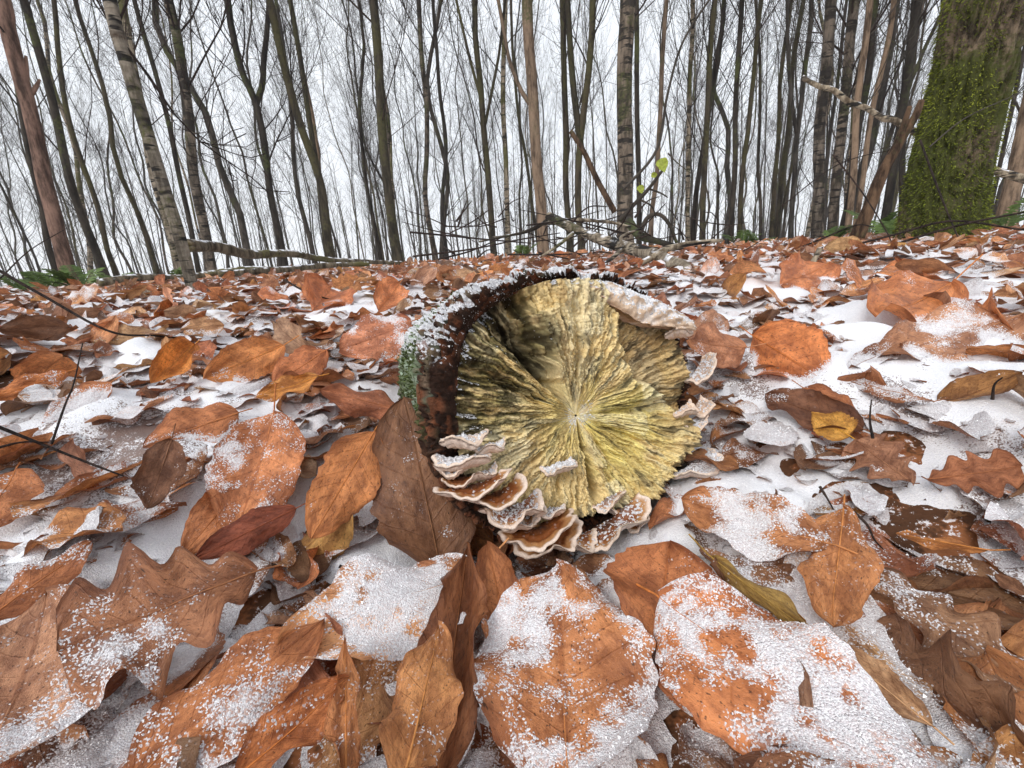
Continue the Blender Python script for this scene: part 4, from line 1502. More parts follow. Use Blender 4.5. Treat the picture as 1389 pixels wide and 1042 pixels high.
def tree(name, mat, pts, wpx, D, label, H=11.0, count=30, sides=12, t0=.10, forks=(), stubs=(), ang=(.3, .8), length=(.7, 2.2),
         flare=.35, amp=.07, cat='tree', group='bare trees at the edge of the clearing', seed=None, twigs=7, fine=3):
    rng = np.random.default_rng(int(abs(pts[0][0]) * 13 + wpx * 7) if seed is None else seed)
    path, D = stem_path(pts, D, H, rng)
    zd = (path[4] - CAM) @ CF
    r0 = wpx * .36 / FPX * zd
    base = path[0]
    root = empty(name, tuple(base), label, cat, group)
    t = np.linspace(0, 1, len(path))
    hgt = path[:, 2] - base[2]
    R = r0 * (1 - .86 * np.clip(hgt / H, 0, 1) ** 1.1) * (1 + flare * np.exp(-hgt / (r0 * 3)))
    dense = smooth_poly(path, 110)
    Rd = np.interp(np.linspace(0, 1, 110), t, R)
    V, F = rough_tube(dense - base, Rd, sides, amp, int(wpx * 3 + pts[0][0]), fr=(4.0, 5.0))
    mb = MB()
    k = 0
    VV = V
    me = mesh_np('trunk', VV, F, M[mat])
    obj('trunk', me, root)
    bt = [[], [], []]
    for a, b, c in [grow_branches(path - base, R, rng, count, t0, length, ang, twigs, fine)]:
        pass
    A, B, Cc = a, b, c
    for fk in forks:            # a fork: photograph points and width
        fpts, fw = fk
        fp = [at_dist(x, y, base, D) - base for x, y in fpts]
        d = norm(fp[-1] - fp[-2])
        q = fp[-1]
        while q[2] < H * .8:
            d = norm(d + np.array([0, 0, .3]) + rng.normal(0, .06, 3))
            q = q + d * 1.0
            fp.append(q)
        fp = smooth_poly(fp, 24)
        fr = fw * .5 / FPX * zd * (1 - .8 * np.linspace(0, 1, 24))
        V, F = rough_tube(fp, fr, 9, .05, 5)
        obj('fork', mesh_np('fork', V, F, M[mat]), root)
        a2, b2, c2 = grow_branches(fp, fr, rng, 9, .15, (.5, 1.4), ang, 5, 3)
        A, B, Cc = A + a2, B + b2, Cc + c2
    for sp, sw in stubs:
        fp = smooth_poly([at_dist(x, y, base, D) - base for x, y in sp], 10)
        V, F = rough_tube(fp, np.linspace(1, .45, 10) * sw * .5 / FPX * zd, 8, .1, 9)
        obj('broken_stub', mesh_np('broken_stub', V, F, M[mat]), root)
    branch_mesh((A, B, Cc)).build('crown', M['twig'] if mat != 'tan' else M['grey'], root)
    return root


def big_mossy():
    pts = [(1272, 330), (1290, 220), (1312, 110), (1332, 0)]
    D = 2.75
    rng = np.random.default_rng(5)
    path, D = stem_path(pts, D, 13.0, rng)
    base = path[0]
    zd = (at_dist(1290, 220, base, D) - CAM) @ CF
    r0 = 100 * .5 / FPX * zd * .84
    root = empty('mossy_oak_tree', tuple(base), 'thick moss covered tree trunk standing at the upper right', 'tree')
    n = 420
    dense = smooth_poly(path, n)
    hgt = dense[:, 2] - base[2]
    # more rings where the picture sees it
    s = np.linspace(0, 1, 520) ** 2.2
    dense = np.stack([np.interp(s, np.linspace(0, 1, n), dense[:, k]) for k in range(3)], 1)
    hgt = dense[:, 2] - base[2]
    R = r0 * (1 - .8 * np.clip(hgt / 13, 0, 1)) * (1 + .20 * np.exp(-hgt / .22))
    sides = 120
    V, F = tubes((dense - base)[None], R[None], sides)
    V = V.reshape(len(dense), sides, 3)
    an = np.arange(sides) / sides * 2 * math.pi
    q = np.stack(np.broadcast_arrays(np.cos(an)[None], np.sin(an)[None], hgt[:, None]), -1)
    pl = fbm(q * np.array([7, 7, 5.5]), 121, 4)
    pl2 = fbm(q * np.array([20, 20, 16]), 123, 3) - .5
    rid = np.abs(pl - .5) * 2
    butt = .16 * np.cos(an * 4 + 1.0)[None] * np.exp(-hgt / .14)[:, None]
    dr = -.030 * sstep(.16, .0, rid) + pl2 * .026 + .02 * (np.floor(pl * 9) / 9 - pl)
    C = (dense - base)[:, None]
    Vd = C + (V - C) * (1 + butt + dr / R[:, None] * .8)[..., None]
    obj('trunk', mesh_np('trunk', Vd, F, M['bigbark']), root)
    # moss fronds, thick at the foot and in bands higher up
    P = Vd.reshape(-1, 3)
    out = norm((Vd - C).reshape(-1, 3))
    m = fbm(q * np.array([2.2, 2.2, 2.6]), 131, 4).reshape(-1)
    m2 = fbm(q * np.array([9, 9, 7]), 133, 3).reshape(-1)
    hz = np.repeat(hgt, sides)
    leftness = (out @ -CR)
    bare = np.exp(-(((out @ CR) - .30) / .34) ** 2) * np.exp(-((hz - .85) / .55) ** 2)
    w = sstep(.385, .50, m * .6 + m2 * .4 + .10 * np.exp(-hz / .25) - .17 * bare + .03 * leftness) * (hz < 4.5) * (.25 + sstep(-1, 0, -(out @ CF)))
    dz = np.gradient(hgt)
    w = w * np.repeat(dz, sides)
    ncl = 80000
    idx = rng.choice(len(P), ncl, p=w / w.sum())
    p0 = P[idx] + rng.normal(0, .006, (ncl, 3)) - out[idx] * .003
    dd = norm(out[idx] * .9 + rng.normal(0, .45, (ncl, 3)) + np.array([0, 0, -.45]))
    B, Fb = blades(p0, dd, rng.uniform(.007, .019, ncl), .0018)
    tone = fbm(P[idx] * 5, 141, 2)
    cc = (srgb(84, 96, 32) * (1 - tone[:, None]) + srgb(138, 144, 50) * tone[:, None]) * rng.uniform(.5, 1.3, (ncl, 1))
    mo = obj('moss', mesh_np('moss', B, Fb, M['vcol'], col=np.repeat(cc, 4, 0), smooth=False), root)
    mo['kind'] = 'stuff'
    pathl = dense[::12] - base
    A, B2, C2 = grow_branches(pathl[30:], R[::12][30:], rng, 12, .45, (1.5, 3.0), (.5, 1.0), 7, 3)
    branch_mesh((A, B2, C2)).build('crown', M['twig'], root)


big_mossy()
G0 = 'bare trees at the edge of the clearing'
tree('dead_tree', 'pink', [(84, 356), (74, 290), (58, 235), (38, 130), (14, 40), (0, -20)], 24, 4.6,
     'leaning reddish bare-barked trunk at the far left above the ferns', sides=20, count=7, t0=.3,
     stubs=[([(34, 118), (36, 96), (35, 76)], 7), ([(42, 128), (50, 116), (54, 108)], 6)])
tree('alder_tree', 'dark', [(142, 368), (110, 275), (78, 150), (44, 30), (30, -15)], 14, 5.6, 'dark slender trunk just right of the reddish one')
tree('alder_tree', 'dark', [(66, 345), (52, 260), (40, 180), (20, 60)], 11, 7, 'dark trunk half hidden behind the reddish one')
tree('alder_tree', 'mossy', [(156, 366), (128, 270), (100, 170), (76, 30)], 9, 7.5, 'thin dark trunk, third stem left of the leaning birch')
tree('birch_tree', 'birch', [(262, 397), (244, 320), (222, 245), (190, 130), (165, 40), (152, -20)], 21, None,
     'leaning birch whose foot touches the broken fallen log', sides=22, count=7, t0=.2, flare=.2, length=(.3, .8), ang=(.3, .6))
tree('birch_tree', 'birch', [(238, 358), (214, 250), (196, 170), (176, 80), (162, 0)], 13, 4.8, 'white birch stem close behind the leaning birch')
tree('alder_tree', 'dark', [(264, 350), (238, 220), (214, 120), (184, 0)], 9, 7.5, 'thin dark stem crossing right of the leaning birch')
tree('birch_tree', 'birchold', [(280, 350), (266, 240), (250, 130), (240, 60), (226, -10)], 18, 5.2,
     'dark mottled birch right of the leaning birch', sides=18)
tree('forked_tree', 'dark', [(382, 346), (364, 240), (346, 145), (326, 95), (316, 40), (310, -15)], 13, 6.2,
     'dark trunk forking in a Y on the left', forks=[([(346, 145), (356, 115), (358, 80), (364, 20)], 8)])
tree('alder_tree', 'mossy', [(450, 348), (432, 255), (404, 160), (382, 70), (364, -15)], 15, 5.4, 'greenish leaning trunk left of centre')
tree('alder_tree', 'tan', [(440, 345), (430, 220), (414, 100), (396, -10)], 7, 7.5, 'thin tan stem beside the greenish leaning trunk')
tree('alder_tree', 'mossy', [(540, 352), (528, 240), (516, 150), (508, 60), (503, -15)], 18, 4.8, 'upright mossy dark trunk above the log top left')
tree('birch_tree', 'birchold', [(534, 348), (526, 200), (518, 100), (512, -10)], 9, 7, 'slim mottled birch tucked behind the mossy dark trunk')
tree('birch_tree', 'birchold', [(590, 346), (578, 220), (572, 120), (566, -15)], 10, 6.5, 'black and white birch in the left middle')
tree('alder_tree', 'grey', [(606, 345), (600, 200), (592, 80), (588, -10)], 8, 8, 'grey slim trunk right of the black and white birch')
tree('alder_tree', 'mossy', [(670, 342), (662, 240), (655, 130), (645, 0)], 12, 6, 'brown trunk with mossy foot left of the white birch',
     forks=[([(657, 150), (640, 90), (628, 40)], 4), ([(658, 170), (672, 100), (680, 50)], 4)])
tree('birch_tree', 'birch', [(689, 340), (686, 220), (685, 110), (688, -10)], 10, 6.2, 'straight white birch in the middle')
tree('dead_tree', 'tan', [(737, 335), (730, 240), (723, 140), (720, 60), (718, -15)], 21, 4.4,
     'thick tan barkless trunk with one dark side limb in the middle', sides=20, count=8, t0=.3,
     forks=[([(722, 145), (708, 125), (692, 85), (684, 45)], 6)])
tree('alder_tree', 'mossy', [(773, 325), (770, 210), (767, 110), (764, -10)], 12, 6, 'olive trunk right of the tan barkless one')
tree('alder_tree', 'mossy', [(790, 335), (788, 240), (795, 150), (803, 60), (806, -10)], 13, 5.6, 'forked olive trunk left of the dark old trunk',
     forks=[([(788, 200), (778, 120), (772, 40)], 9)])
tree('old_birch_tree', 'birchold', [(848, 330), (850, 240), (850, 140), (852, 60), (854, -15)], 29, 4.2,
     'thick dark furrowed trunk right of centre behind the fallen bough', sides=26, amp=.1, count=12)
tree('alder_tree', 'dark', [(868, 325), (864, 200), (864, 100), (866, -10)], 10, 5.4, 'dark stem hugging the thick furrowed trunk')
tree('alder_tree', 'tan', [(884, 325), (890, 210), (897, 130), (906, 0)], 9, 5.8, 'curving tan stem right of the thick furrowed trunk')
tree('birch_tree', 'birch', [(934, 330), (934, 200), (936, 100), (938, -10)], 9, 6.6, 'narrow white birch right of the hanging green leaves')
tree('alder_tree', 'mossy', [(953, 328), (958, 220), (964, 110), (969, -10)], 11, 6, 'green tinged trunk on the right of the narrow white birch')
tree('alder_tree', 'dark', [(992, 322), (998, 200), (1004, 90), (1010, -10)], 10, 6.6, 'left stem of a dark pair right of centre')
tree('alder_tree', 'mossy', [(1004, 322), (1012, 200), (1022, 90), (1034, -10)], 9, 6.8, 'right stem of a dark pair right of centre')
tree('alder_tree', 'dark', [(1033, 320), (1028, 200), (1030, 90), (1028, -10)], 6, 7, 'very thin dark stem right of the dark pair')
tree('alder_tree', 'grey', [(1075, 318), (1078, 200), (1092, 90), (1104, -10)], 9, 7, 'grey forked stem left of the rough birches',
     forks=[([(1080, 180), (1072, 120), (1068, 40)], 5)])
tree('birch_tree', 'birchold', [(1110, 318), (1114, 210), (1120, 100), (1127, -10)], 19, 4.8, 'rough barked birch, left of two on the right', sides=20, amp=.1)
tree('birch_tree', 'birchold', [(1130, 316), (1138, 210), (1150, 100), (1162, -10)], 17, 5.2, 'rough barked birch, right of two on the right', sides=20, amp=.1)
tree('alder_tree', 'dark', [(1142, 314), (1160, 200), (1176, 100), (1188, -10)], 12, 5.8, 'dark trunk behind the tan stems on the right')
tree('hazel_tree', 'tan', [(1150, 316), (1162, 210), (1170, 110), (1180, -10)], 11, 4.4, 'tan stem left of the leaning snag')
tree('hazel_tree', 'tan', [(1158, 316), (1180, 190), (1198, 90), (1214, -10)], 9, 4.6, 'second tan stem crossing behind the leaning snag')
tree('alder_tree', 'dark', [(1200, 310), (1216, 190), (1230, 90), (1244, -10)], 15, 5.2, 'dark leaning trunk just left of the moss covered tree')
tree('alder_tree', 'grey', [(1240, 308), (1252, 190), (1262, 90), (1272, -10)], 9, 6.5, 'grey trunk against the left side of the moss covered tree')
tree('alder_tree', 'tan', [(1362, 306), (1378, 230), (1396, 150), (1420, 40)], 26, 4.8, 'brown trunk behind the moss covered tree at the right edge')
tree('alder_tree', 'dark', [(1340, 306), (1366, 180), (1388, 80), (1406, -10)], 7, 6.5, 'thin stem at the right edge behind the moss covered tree')


# ------------------------------------------------------------------ wood behind: copies of a few bare trees
def background():
    protos = []
    for i in range(9):
        rng = np.random.default_rng(300 + i)
        H = rng.uniform(10, 13)
        P = [np.zeros(3)]
        d = norm(np.array([rng.normal(0, .05), rng.normal(0, .05), 1.0]))
        for k in range(7):
            d = norm(d + rng.normal(0, .055, 3) + np.array([0, 0, .12]))
            P.append(P[-1] + d * H / 7)
        path = smooth_poly(P, 30)
        for k in (0, 1):
            path[:, k] += .55 * (fbm(np.stack([path[:, 2] * .55, path[:, 2] * 0 + i * 7 + k], -1), 160, 2) - .5) * sstep(0, 2, path[:, 2])
        R = rng.uniform(.03, .06) * (1 - .88 * np.linspace(0, 1, 30))
        R *= 1 + .3 * np.exp(-np.linspace(0, H, 30) / .3)
        V, F = rough_tube(path, R, 8, .06, i)
        mt = ['dark', 'grey', 'mossy', 'birchold', 'grey', 'birch', 'dark', 'mossy', 'grey'][i]
        tm = mesh_np('trunk', V, F, M[mt])
        A, B, Cc = grow_branches(path, R, rng, 46, .05, (.6, 2.2), (.25, .8), 7, 4)
        bo = branch_mesh((A, B, Cc), (4, 3, 3)).build('crown', M['twig'] if i % 2 else M['grey'])
        cm = bo.data
        bpy.data.objects.remove(bo)
        protos.append((tm, cm, mt))
    rng = np.random.default_rng(77)
    spots = []
    tries = 0
    while len(spots) < 145 and tries < 9000:
        tries += 1
        a = rng.uniform(-math.radians(62), math.radians(62))
        D = 6.5 + 24 * rng.uniform(0, 1) ** .8
        x, y = D * math.sin(a), D * math.cos(a)
        if all((x - u) ** 2 + (y - v) ** 2 > .8 for u, v, _ in spots):
            spots.append((x, y, D))
    spots.sort(key=lambda s: s[2])
    lab = {'dark': 'dark bare tree', 'grey': 'grey bare tree', 'mossy': 'greenish bare tree', 'birchold': 'mottled dark birch', 'birch': 'pale birch'}
    for i, (x, y, D) in enumerate(spots):
        tm, cm, mt = protos[int(rng.integers(len(protos)))]
        px = project(np.array([x, y, .3]))[0]
        z = float(ground(x, y)) - .05
        side = ['at the far left', 'on the left', 'left of the middle', 'in the middle', 'right of the middle', 'on the right', 'at the far right'][int(np.clip(px / PW * 7, 0, 6))]
        dep = 'nearer row' if D < 12 else ('middle rows' if D < 20 else 'farthest rows')
        nm = 'birch_tree' if 'birch' in mt else 'alder_tree'
        rot = (rng.normal(0, .035), rng.normal(0, .035), rng.uniform(0, 6.28))
        s = rng.uniform(.75, 1.25)
        hz = rng.uniform(.9, 1.2)
        size = 'slim' if s < .92 else ('stout' if s > 1.08 else 'middling')
        tall = 'tall' if hz > 1.05 else 'lower'
        root = empty(nm, (x, y, z), f'{size} {tall} {lab[mt]} in the wood behind, {side}, {dep}', 'tree', 'bare trees of the wood behind')
        root.rotation_euler = rot
        root.scale = (s, s, hz)
        obj('trunk', tm, root)
        obj('crown', cm, root)


def far_wood():
    rng = np.random.default_rng(91)
    n = 420
    a = rng.uniform(-math.radians(64), math.radians(64), n)
    D = rng.uniform(26, 75, n)
    x, y = D * np.sin(a), D * np.cos(a)
    z = ground(x, y)
    H = rng.uniform(7, 13, n)
    t = np.linspace(0, 1, 6)
    lean = rng.normal(0, .05, (n, 2))
    P = np.zeros((n, 6, 3))
    P[:, :, 0] = x[:, None] + lean[:, :1] * H[:, None] * t + rng.normal(0, .08, (n, 6)) * t
    P[:, :, 1] = y[:, None] + lean[:, 1:] * H[:, None] * t
    P[:, :, 2] = z[:, None] + H[:, None] * t
    R = rng.uniform(.03, .075, n)[:, None] * (1 - .8 * t)
    mb = MB()
    V, F = tubes(P, R, 4)
    mb.add(V, F)
    m = 30
    ti = rng.uniform(.04, 1, (n, m))
    k = np.minimum((ti * 5).astype(int), 4)
    ii = np.arange(n)[:, None]
    p0 = P[ii, k] * (1 - (ti * 5 - k))[..., None] + P[ii, k + 1] * (ti * 5 - k)[..., None]
    az = rng.uniform(0, 6.28, (n, m))
    L = rng.uniform(.5, 2.0, (n, m))
    h = np.stack([np.cos(az), np.sin(az), np.zeros_like(az)], -1)
    tt = np.linspace(0, 1, 3)
    Q = p0[:, :, None] + (h[:, :, None] * (tt * .6)[:, None] + np.array([0, 0, 1.0]) * (tt * .55 + .25 * tt ** 2)[:, None]) * L[:, :, None, None]
    Q[:, :, 1:] += rng.normal(0, .06, (n, m, 2, 3))
    Rq = np.broadcast_to(np.array([.011, .008, .004]), (n * m, 3))
    V, F = tubes(Q.reshape(-1, 3, 3), Rq, 3)
    mb.add(V, F)
    o = mb.build('far_woodland', M['grey'])
    tag(o, 'distant mass of bare stems fading behind the trees', 'woodland', None, 'stuff')


background()
far_wood()


# ------------------------------------------------------------------ fallen wood and twigs
def pole(name, mat, pts, w, label, cat='fallen log', D=None, h=None, sides=14, amp=.08, parts=(), group=None, taper=.75, n=30, seed=1):
    """pts: photograph points; D: distance (metres along heading) per point or h: height over ground per point; w: width in photograph points"""
    P = []
    for i, (x, y) in enumerate(pts):
        if D is not None:
            d = ray(x, y)
            P.append(CAM + d * (D[i] / math.hypot(d[0], d[1])))
        else:
            P.append(hit(x, y, h[i]))
    P = np.array(P)
    base = P[0].copy()
    zd = (P.mean(0) - CAM) @ CF
    r = w * .5 / FPX * zd
    path = smooth_poly(P, n) - base
    rng = np.random.default_rng(seed)
    kn = max(5, n // 6)
    R = r * np.linspace(1, taper, n) * np.interp(np.linspace(0, 1, n), np.linspace(0, 1, kn), 1 + .07 * rng.normal(0, 1, kn))
    V, F = rough_tube(path, R, sides, amp, seed)
    me = mesh_np(name, V, F, M[mat])
    if not parts:
        return obj(name, me, None, tuple(base), label, cat, group)
    root = empty(name, tuple(base), label, cat, group)
    obj('stem', me, root)
    for nm, pp, pw, dd in parts:
        Q = []
        for i, (x, y) in enumerate(pp):
            d = ray(x, y)
            Q.append(CAM + d * (dd[i] / math.hypot(d[0], d[1])) - base)
        q = smooth_poly(Q, 14)
        V, F = rough_tube(q, np.linspace(1, .5, 14) * pw * .5 / FPX * zd, 8, .08, seed + 3)
        obj(nm, mesh_np(nm, V, F, M[mat]), root)
    return root


pole('fallen_log', 'dead', [(252, 333), (292, 335), (340, 345), (394, 344), (452, 353), (545, 357)], 13, 'broken fallen trunk propped at the leaning birch, its torn end raised',
     D=[2.05, 2.17, 2.32, 2.5, 2.75, 3.1], taper=.55, n=90, sides=18, amp=.26, parts=[('splinter', [(262, 336), (252, 340), (247, 348)], 6, [2.05, 2.02, 2.0]),
     ('splinter', [(262, 331), (248, 329), (240, 336)], 5, [2.05, 2.02, 2.0])])
pole('fallen_log', 'dead', [(134, 384), (190, 376), (250, 376), (330, 365), (390, 366), (450, 360)], 9, 'long grey log lying flat on the leaves behind the leaning birch', D=[2.8, 2.85, 2.95, 3.1, 3.2, 3.3], amp=.2, n=90, sides=14, seed=4)
pole('fallen_log', 'dead', [(296, 372), (380, 366), (446, 360), (500, 358)], 9, 'shorter log lying along the flat grey one', D=[2.45, 2.5, 2.6, 2.7], n=90, sides=14, seed=5)
pole('leaning_snag', 'snag', [(1162, 322), (1176, 290), (1196, 238), (1216, 200), (1240, 160), (1250, 136)], 19, 'broken brown snag leaning right beside the moss covered tree',
     'snag', D=[2.3, 2.3, 2.32, 2.34, 2.36, 2.37], taper=.35, sides=18, amp=.16, parts=[('splinter', [(1214, 204), (1226, 170), (1234, 144)], 10, [2.34, 2.34, 2.34])], seed=7)
pole('dead_branch', 'bough', [(1088, 105), (1112, 118), (1130, 122), (1152, 139), (1175, 146), (1196, 160), (1212, 163), (1246, 182), (1300, 205), (1345, 230), (1400, 246)], 7,
     'long pale dead branch passing behind the moss covered tree', 'branch', D=[3.3, 3.3, 3.3, 3.32, 3.32, 3.33, 3.34, 3.36, 3.38, 3.4, 3.4], taper=1.3, sides=14, amp=.3, n=60, seed=8)
pole('fallen_bough', 'bough', [(744, 293), (772, 307), (806, 322), (840, 333), (880, 344), (916, 360), (940, 372)], 14,
     'pale fallen birch bough lying behind the log with broken side limbs', 'branch', D=[1.9, 1.8, 1.7, 1.6, 1.45, 1.3, 1.22], taper=1.2, sides=16, amp=.2, seed=9, n=50,
     parts=[('side_limb', [(748, 294), (726, 310), (700, 318), (668, 322)], 7, [1.9, 1.95, 2.0, 2.0]),
            ('side_limb', [(752, 300), (730, 306), (706, 316), (650, 328)], 6, [1.88, 1.9, 1.95, 2.0]),
            ('side_limb', [(764, 299), (800, 299), (830, 302), (856, 308)], 7, [1.85, 1.85, 1.85, 1.85]),
            ('side_limb', [(846, 336), (828, 352), (806, 364)], 7, [1.55, 1.5, 1.45]),
            ('side_limb', [(902, 338), (880, 352), (850, 364), (828, 372)], 9, [1.4, 1.35, 1.3, 1.25]),
            ('side_limb', [(902, 338), (940, 330), (980, 326)], 8, [1.4, 1.45, 1.5]),
            ('side_limb', [(778, 316), (756, 334), (734, 348)], 6, [1.75, 1.72, 1.7]),
            ('side_limb', [(846, 334), (842, 322), (858, 314), (872, 310)], 4, [1.55, 1.55, 1.55, 1.55])])
pole('bent_branch', 'dark', [(868, 318), (878, 296), (894, 291), (908, 305), (918, 330)], 7, 'dark hooped branch right of the thick furrowed trunk', 'branch',
     D=[2.6, 2.6, 2.6, 2.6, 2.6], taper=.6, sides=10, seed=10)
pole('exposed_root', 'dark', [(852, 300), (866, 318), (886, 326), (916, 334)], 13, 'dark curved stem lying at the foot of the thick furrowed trunk', 'branch',
     D=[2.9, 2.7, 2.6, 2.5], taper=.5, sides=12, seed=11)
pole('leaning_branch', 'snag', [(834, 288), (812, 248), (792, 206), (774, 178)], 8, 'dark red leaning branch left of the thick furrowed trunk', 'branch', D=[3.2, 3.2, 3.2, 3.2], taper=.7, sides=10, seed=12)
pole('dead_branch', 'dark', [(840, 300), (858, 280), (880, 256), (898, 232)], 7, 'dark forked branch rising toward the hanging green leaves', 'branch', D=[2.2, 2.2, 2.2, 2.2],
     taper=.5, sides=10, seed=13, parts=[('twig', [(880, 256), (896, 262), (906, 268)], 3, [2.2, 2.2, 2.2]), ('twig', [(866, 270), (884, 280), (890, 296)], 3, [2.2, 2.2, 2.2])])
pole('stick', 'bough', [(1092, 384), (1100, 362), (1112, 338)], 10, 'short pale stick standing up out of the leaves on the right', 'stick', D=[1.15, 1.15, 1.17], sides=12, seed=14)
pole('fallen_branch', 'dead', [(1389, 408), (1330, 404), (1270, 398)], 26, 'greenish rotten branch half buried at the right edge', 'branch', D=[.95, .95, .97], sides=18, amp=.12, seed=15, taper=.6)

TW = 'thin twigs among the leaves'
for nm, pts, w, D, lb in (
        ('twig', [(-10, 362), (60, 402), (150, 450), (215, 456), (290, 468)], 4.5, [.75, .72, .68, .70, .72], 'long dark twig reaching in from the left edge'),
        ('twig', [(-10, 576), (60, 604), (120, 628), (168, 646)], 5, [.42, .41, .40, .39], 'dark twig over the snow at the left edge'),
        ('twig', [(70, 602), (88, 550), (100, 520), (112, 466)], 3.2, [.40, .42, .43, .45], 'reddish thin twig rising at the left'),
        ('twig', [(-5, 608), (30, 600), (66, 600)], 3.5, [.41, .41, .41], 'short twig under the dark one at the left edge'),
        ('twig', [(386, 380), (420, 398), (470, 412)], 3, [1.0, .95, .92], 'dark thin twig in the leaves left of the log'),
        ('twig', [(1138, 338), (1215, 318), (1290, 300), (1389, 312), (1420, 310)], 4, [1.9, 1.9, 1.85, 1.8, 1.8], 'arched dark twig in front of the moss covered foot'),
        ('twig', [(1218, 330), (1300, 306), (1389, 288), (1430, 280)], 4, [1.85, 1.8, 1.75, 1.7], 'rising dark twig in front of the moss covered foot'),
        ('twig', [(1060, 346), (1110, 326), (1160, 306), (1185, 308)], 3, [2.0, 2.0, 2.0, 2.0], 'thin dark twig left of the snag foot'),
        ('twig', [(1248, 190), (1270, 250), (1290, 300), (1302, 328)], 3, [2.3, 2.25, 2.2, 2.2], 'hanging brown twig across the mossy trunk'),
        ('twig', [(1130, 210), (1170, 262), (1200, 310), (1210, 330)], 2.4, [2.2, 2.2, 2.2, 2.2], 'bent twig leaning by the snag'),
        ('twig', [(1060, 280), (1140, 222), (1250, 196)], 1.8, [2.5, 2.5, 2.5], 'fine horizontal twig between the birches and the mossy tree'),
        ('twig', [(1260, 200), (1310, 160), (1389, 124)], 2.2, [2.2, 2.2, 2.2], 'fine pale twig slanting over the mossy trunk'),
        ('twig', [(560, 348), (640, 338), (700, 326), (760, 316)], 3, [2.0, 2.0, 2.0, 2.0], 'dark twig lying left of the fallen bough'),
        ('twig', [(556, 315), (610, 320), (660, 325), (720, 330)], 3.4, [2.4, 2.3, 2.2, 2.1], 'thin dark branch stretching left from the fallen bough'),
        ('twig', [(594, 352), (640, 340), (690, 318)], 2.6, [2.1, 2.1, 2.1], 'low twig under the thin dark branch'),
        ('twig', [(1112, 660), (1122, 676), (1132, 694)], 4, [.36, .355, .35], 'small dark leaf stalk standing right of the log'),
        ('twig', [(1158, 694), (1176, 712), (1186, 732), (1198, 745)], 4, [.34, .335, .33, .325], 'curved black stalk in the snow on the right'),
        ('twig', [(1178, 748), (1186, 770), (1198, 788)], 6, [.315, .31, .30], 'reddish stalk above the grey brown oak leaf'),
        ('twig', [(1346, 542), (1349, 522), (1360, 512)], 4, [.44, .44, .44], 'hooked stalk in the snow at the right'),
        ('twig', [(1184, 595), (1180, 570), (1182, 542)], 4, [.395, .40, .405], 'dark stalk rising behind the pinkish brown leaf'),
        ('twig', [(455, 826), (462, 846)], 6, [.245, .24], 'tiny dark stalk in the snow at lower left'),
        ('twig', [(460, 768), (482, 776)], 5, [.27, .265], 'tiny red stalk in the snow left of the log'),
        ('twig', [(0, 378), (40, 340), (90, 310)], 2, [2.4, 2.4, 2.4], 'fine twig rising among the ferns'),
        ('twig', [(845, 258), (890, 205), (905, 130), (925, 60), (962, 0), (990, -40)], 4.5, [2.05, 2.0, 2.0, 2.0, 2.0, 2.0], 'grey arching sapling beside the thick furrowed trunk'),
        ('twig', [(906, 208), (920, 222), (938, 236)], 2.2, [2.0, 2.0, 2.0], 'pale broken twig right of the hanging green leaves')):
    pole(nm, 'twig' if 'pale' not in lb and 'grey' not in lb else 'grey', pts, w, lb, 'twig', D=D, sides=6, amp=.1, group=TW, taper=.45, seed=len(lb))


# small twigs among the fallen bough's wreck
def brush():
    rng = np.random.default_rng(55)
    for i in range(58):
        x, y = rng.uniform(600, 1000), rng.uniform(292, 352)
        dx, dy = rng.normal(0, 55), rng.normal(-14, 16)
        D = rng.uniform(1.6, 2.6)
        pole('twig', 'twig', [(x, y), (x + dx * .5, y + dy * .5 + rng.normal(0, 5)), (x + dx, y + dy)], rng.uniform(1.6, 3.2),
             f"{'long' if abs(dx) > 50 else 'short'} {'steep' if abs(dy) > abs(dx) * .5 else 'low'} dark brushwood twig {'leaning right' if dx * dy < 0 else 'leaning left'} "
             + ['left of the fallen bough', 'under the upper bough', 'behind the bough middle', 'right of the fallen bough'][int(min(3, (x - 600) / 100))] + (', higher up' if y < 325 else ', near the leaves'), 'twig', D=[D, D, D + rng.normal(0, .1)], sides=5, group='brushwood twigs around the fallen bough',
             taper=.4, n=10, seed=i)


brush()


# ------------------------------------------------------------------ green leaves still hanging on the sapling
def hanging():
    for (b, t, D, lb) in (((897, 216), (901, 234), 1.98, 'yellow green leaf hanging from the arching sapling'),
                          ((884, 236), (892, 240), 1.98, 'smaller yellow green leaf beside the hanging one'),
                          ((868, 252), (871, 263), 2.0, 'little green leaf on the forked branch')):
        B = unproj(*b, D * .98)
        T = unproj(*t, D * .98)
        L = np.linalg.norm(T - B) * 1.1
        P, uv = leaf_points(dict(L=[L], W=[L * .82], kind=[2], seed=[.3], vein=[.01], wave=[.04], wf=[2], dent=[.06], fold=[.3], curl=[.2], twist=[.3], bend=[.4]), 17, 11)
        R = frame_from(B, T, .9)
        me = mesh_np('green_leaf', (P[0] @ R.T).reshape(-1, 3), grid_faces(17, 11), M['green'], col=np.broadcast_to(srgb(164, 176, 72), (17 * 11, 3)))
        o = obj('green_leaf', me, None, tuple((B + T) / 2), lb, 'leaf', 'green leaves left hanging')
        V, F = tubes(np.array([[[0, 0, 0], (B - T) * .3, (B - T) * .95]]), np.array([[.0012, .001, .0008]]), 5)
        obj('stalk', mesh_np('stalk', V, F, M['rib'], col=np.broadcast_to(srgb(120, 110, 40), V.shape)), o)


hanging()


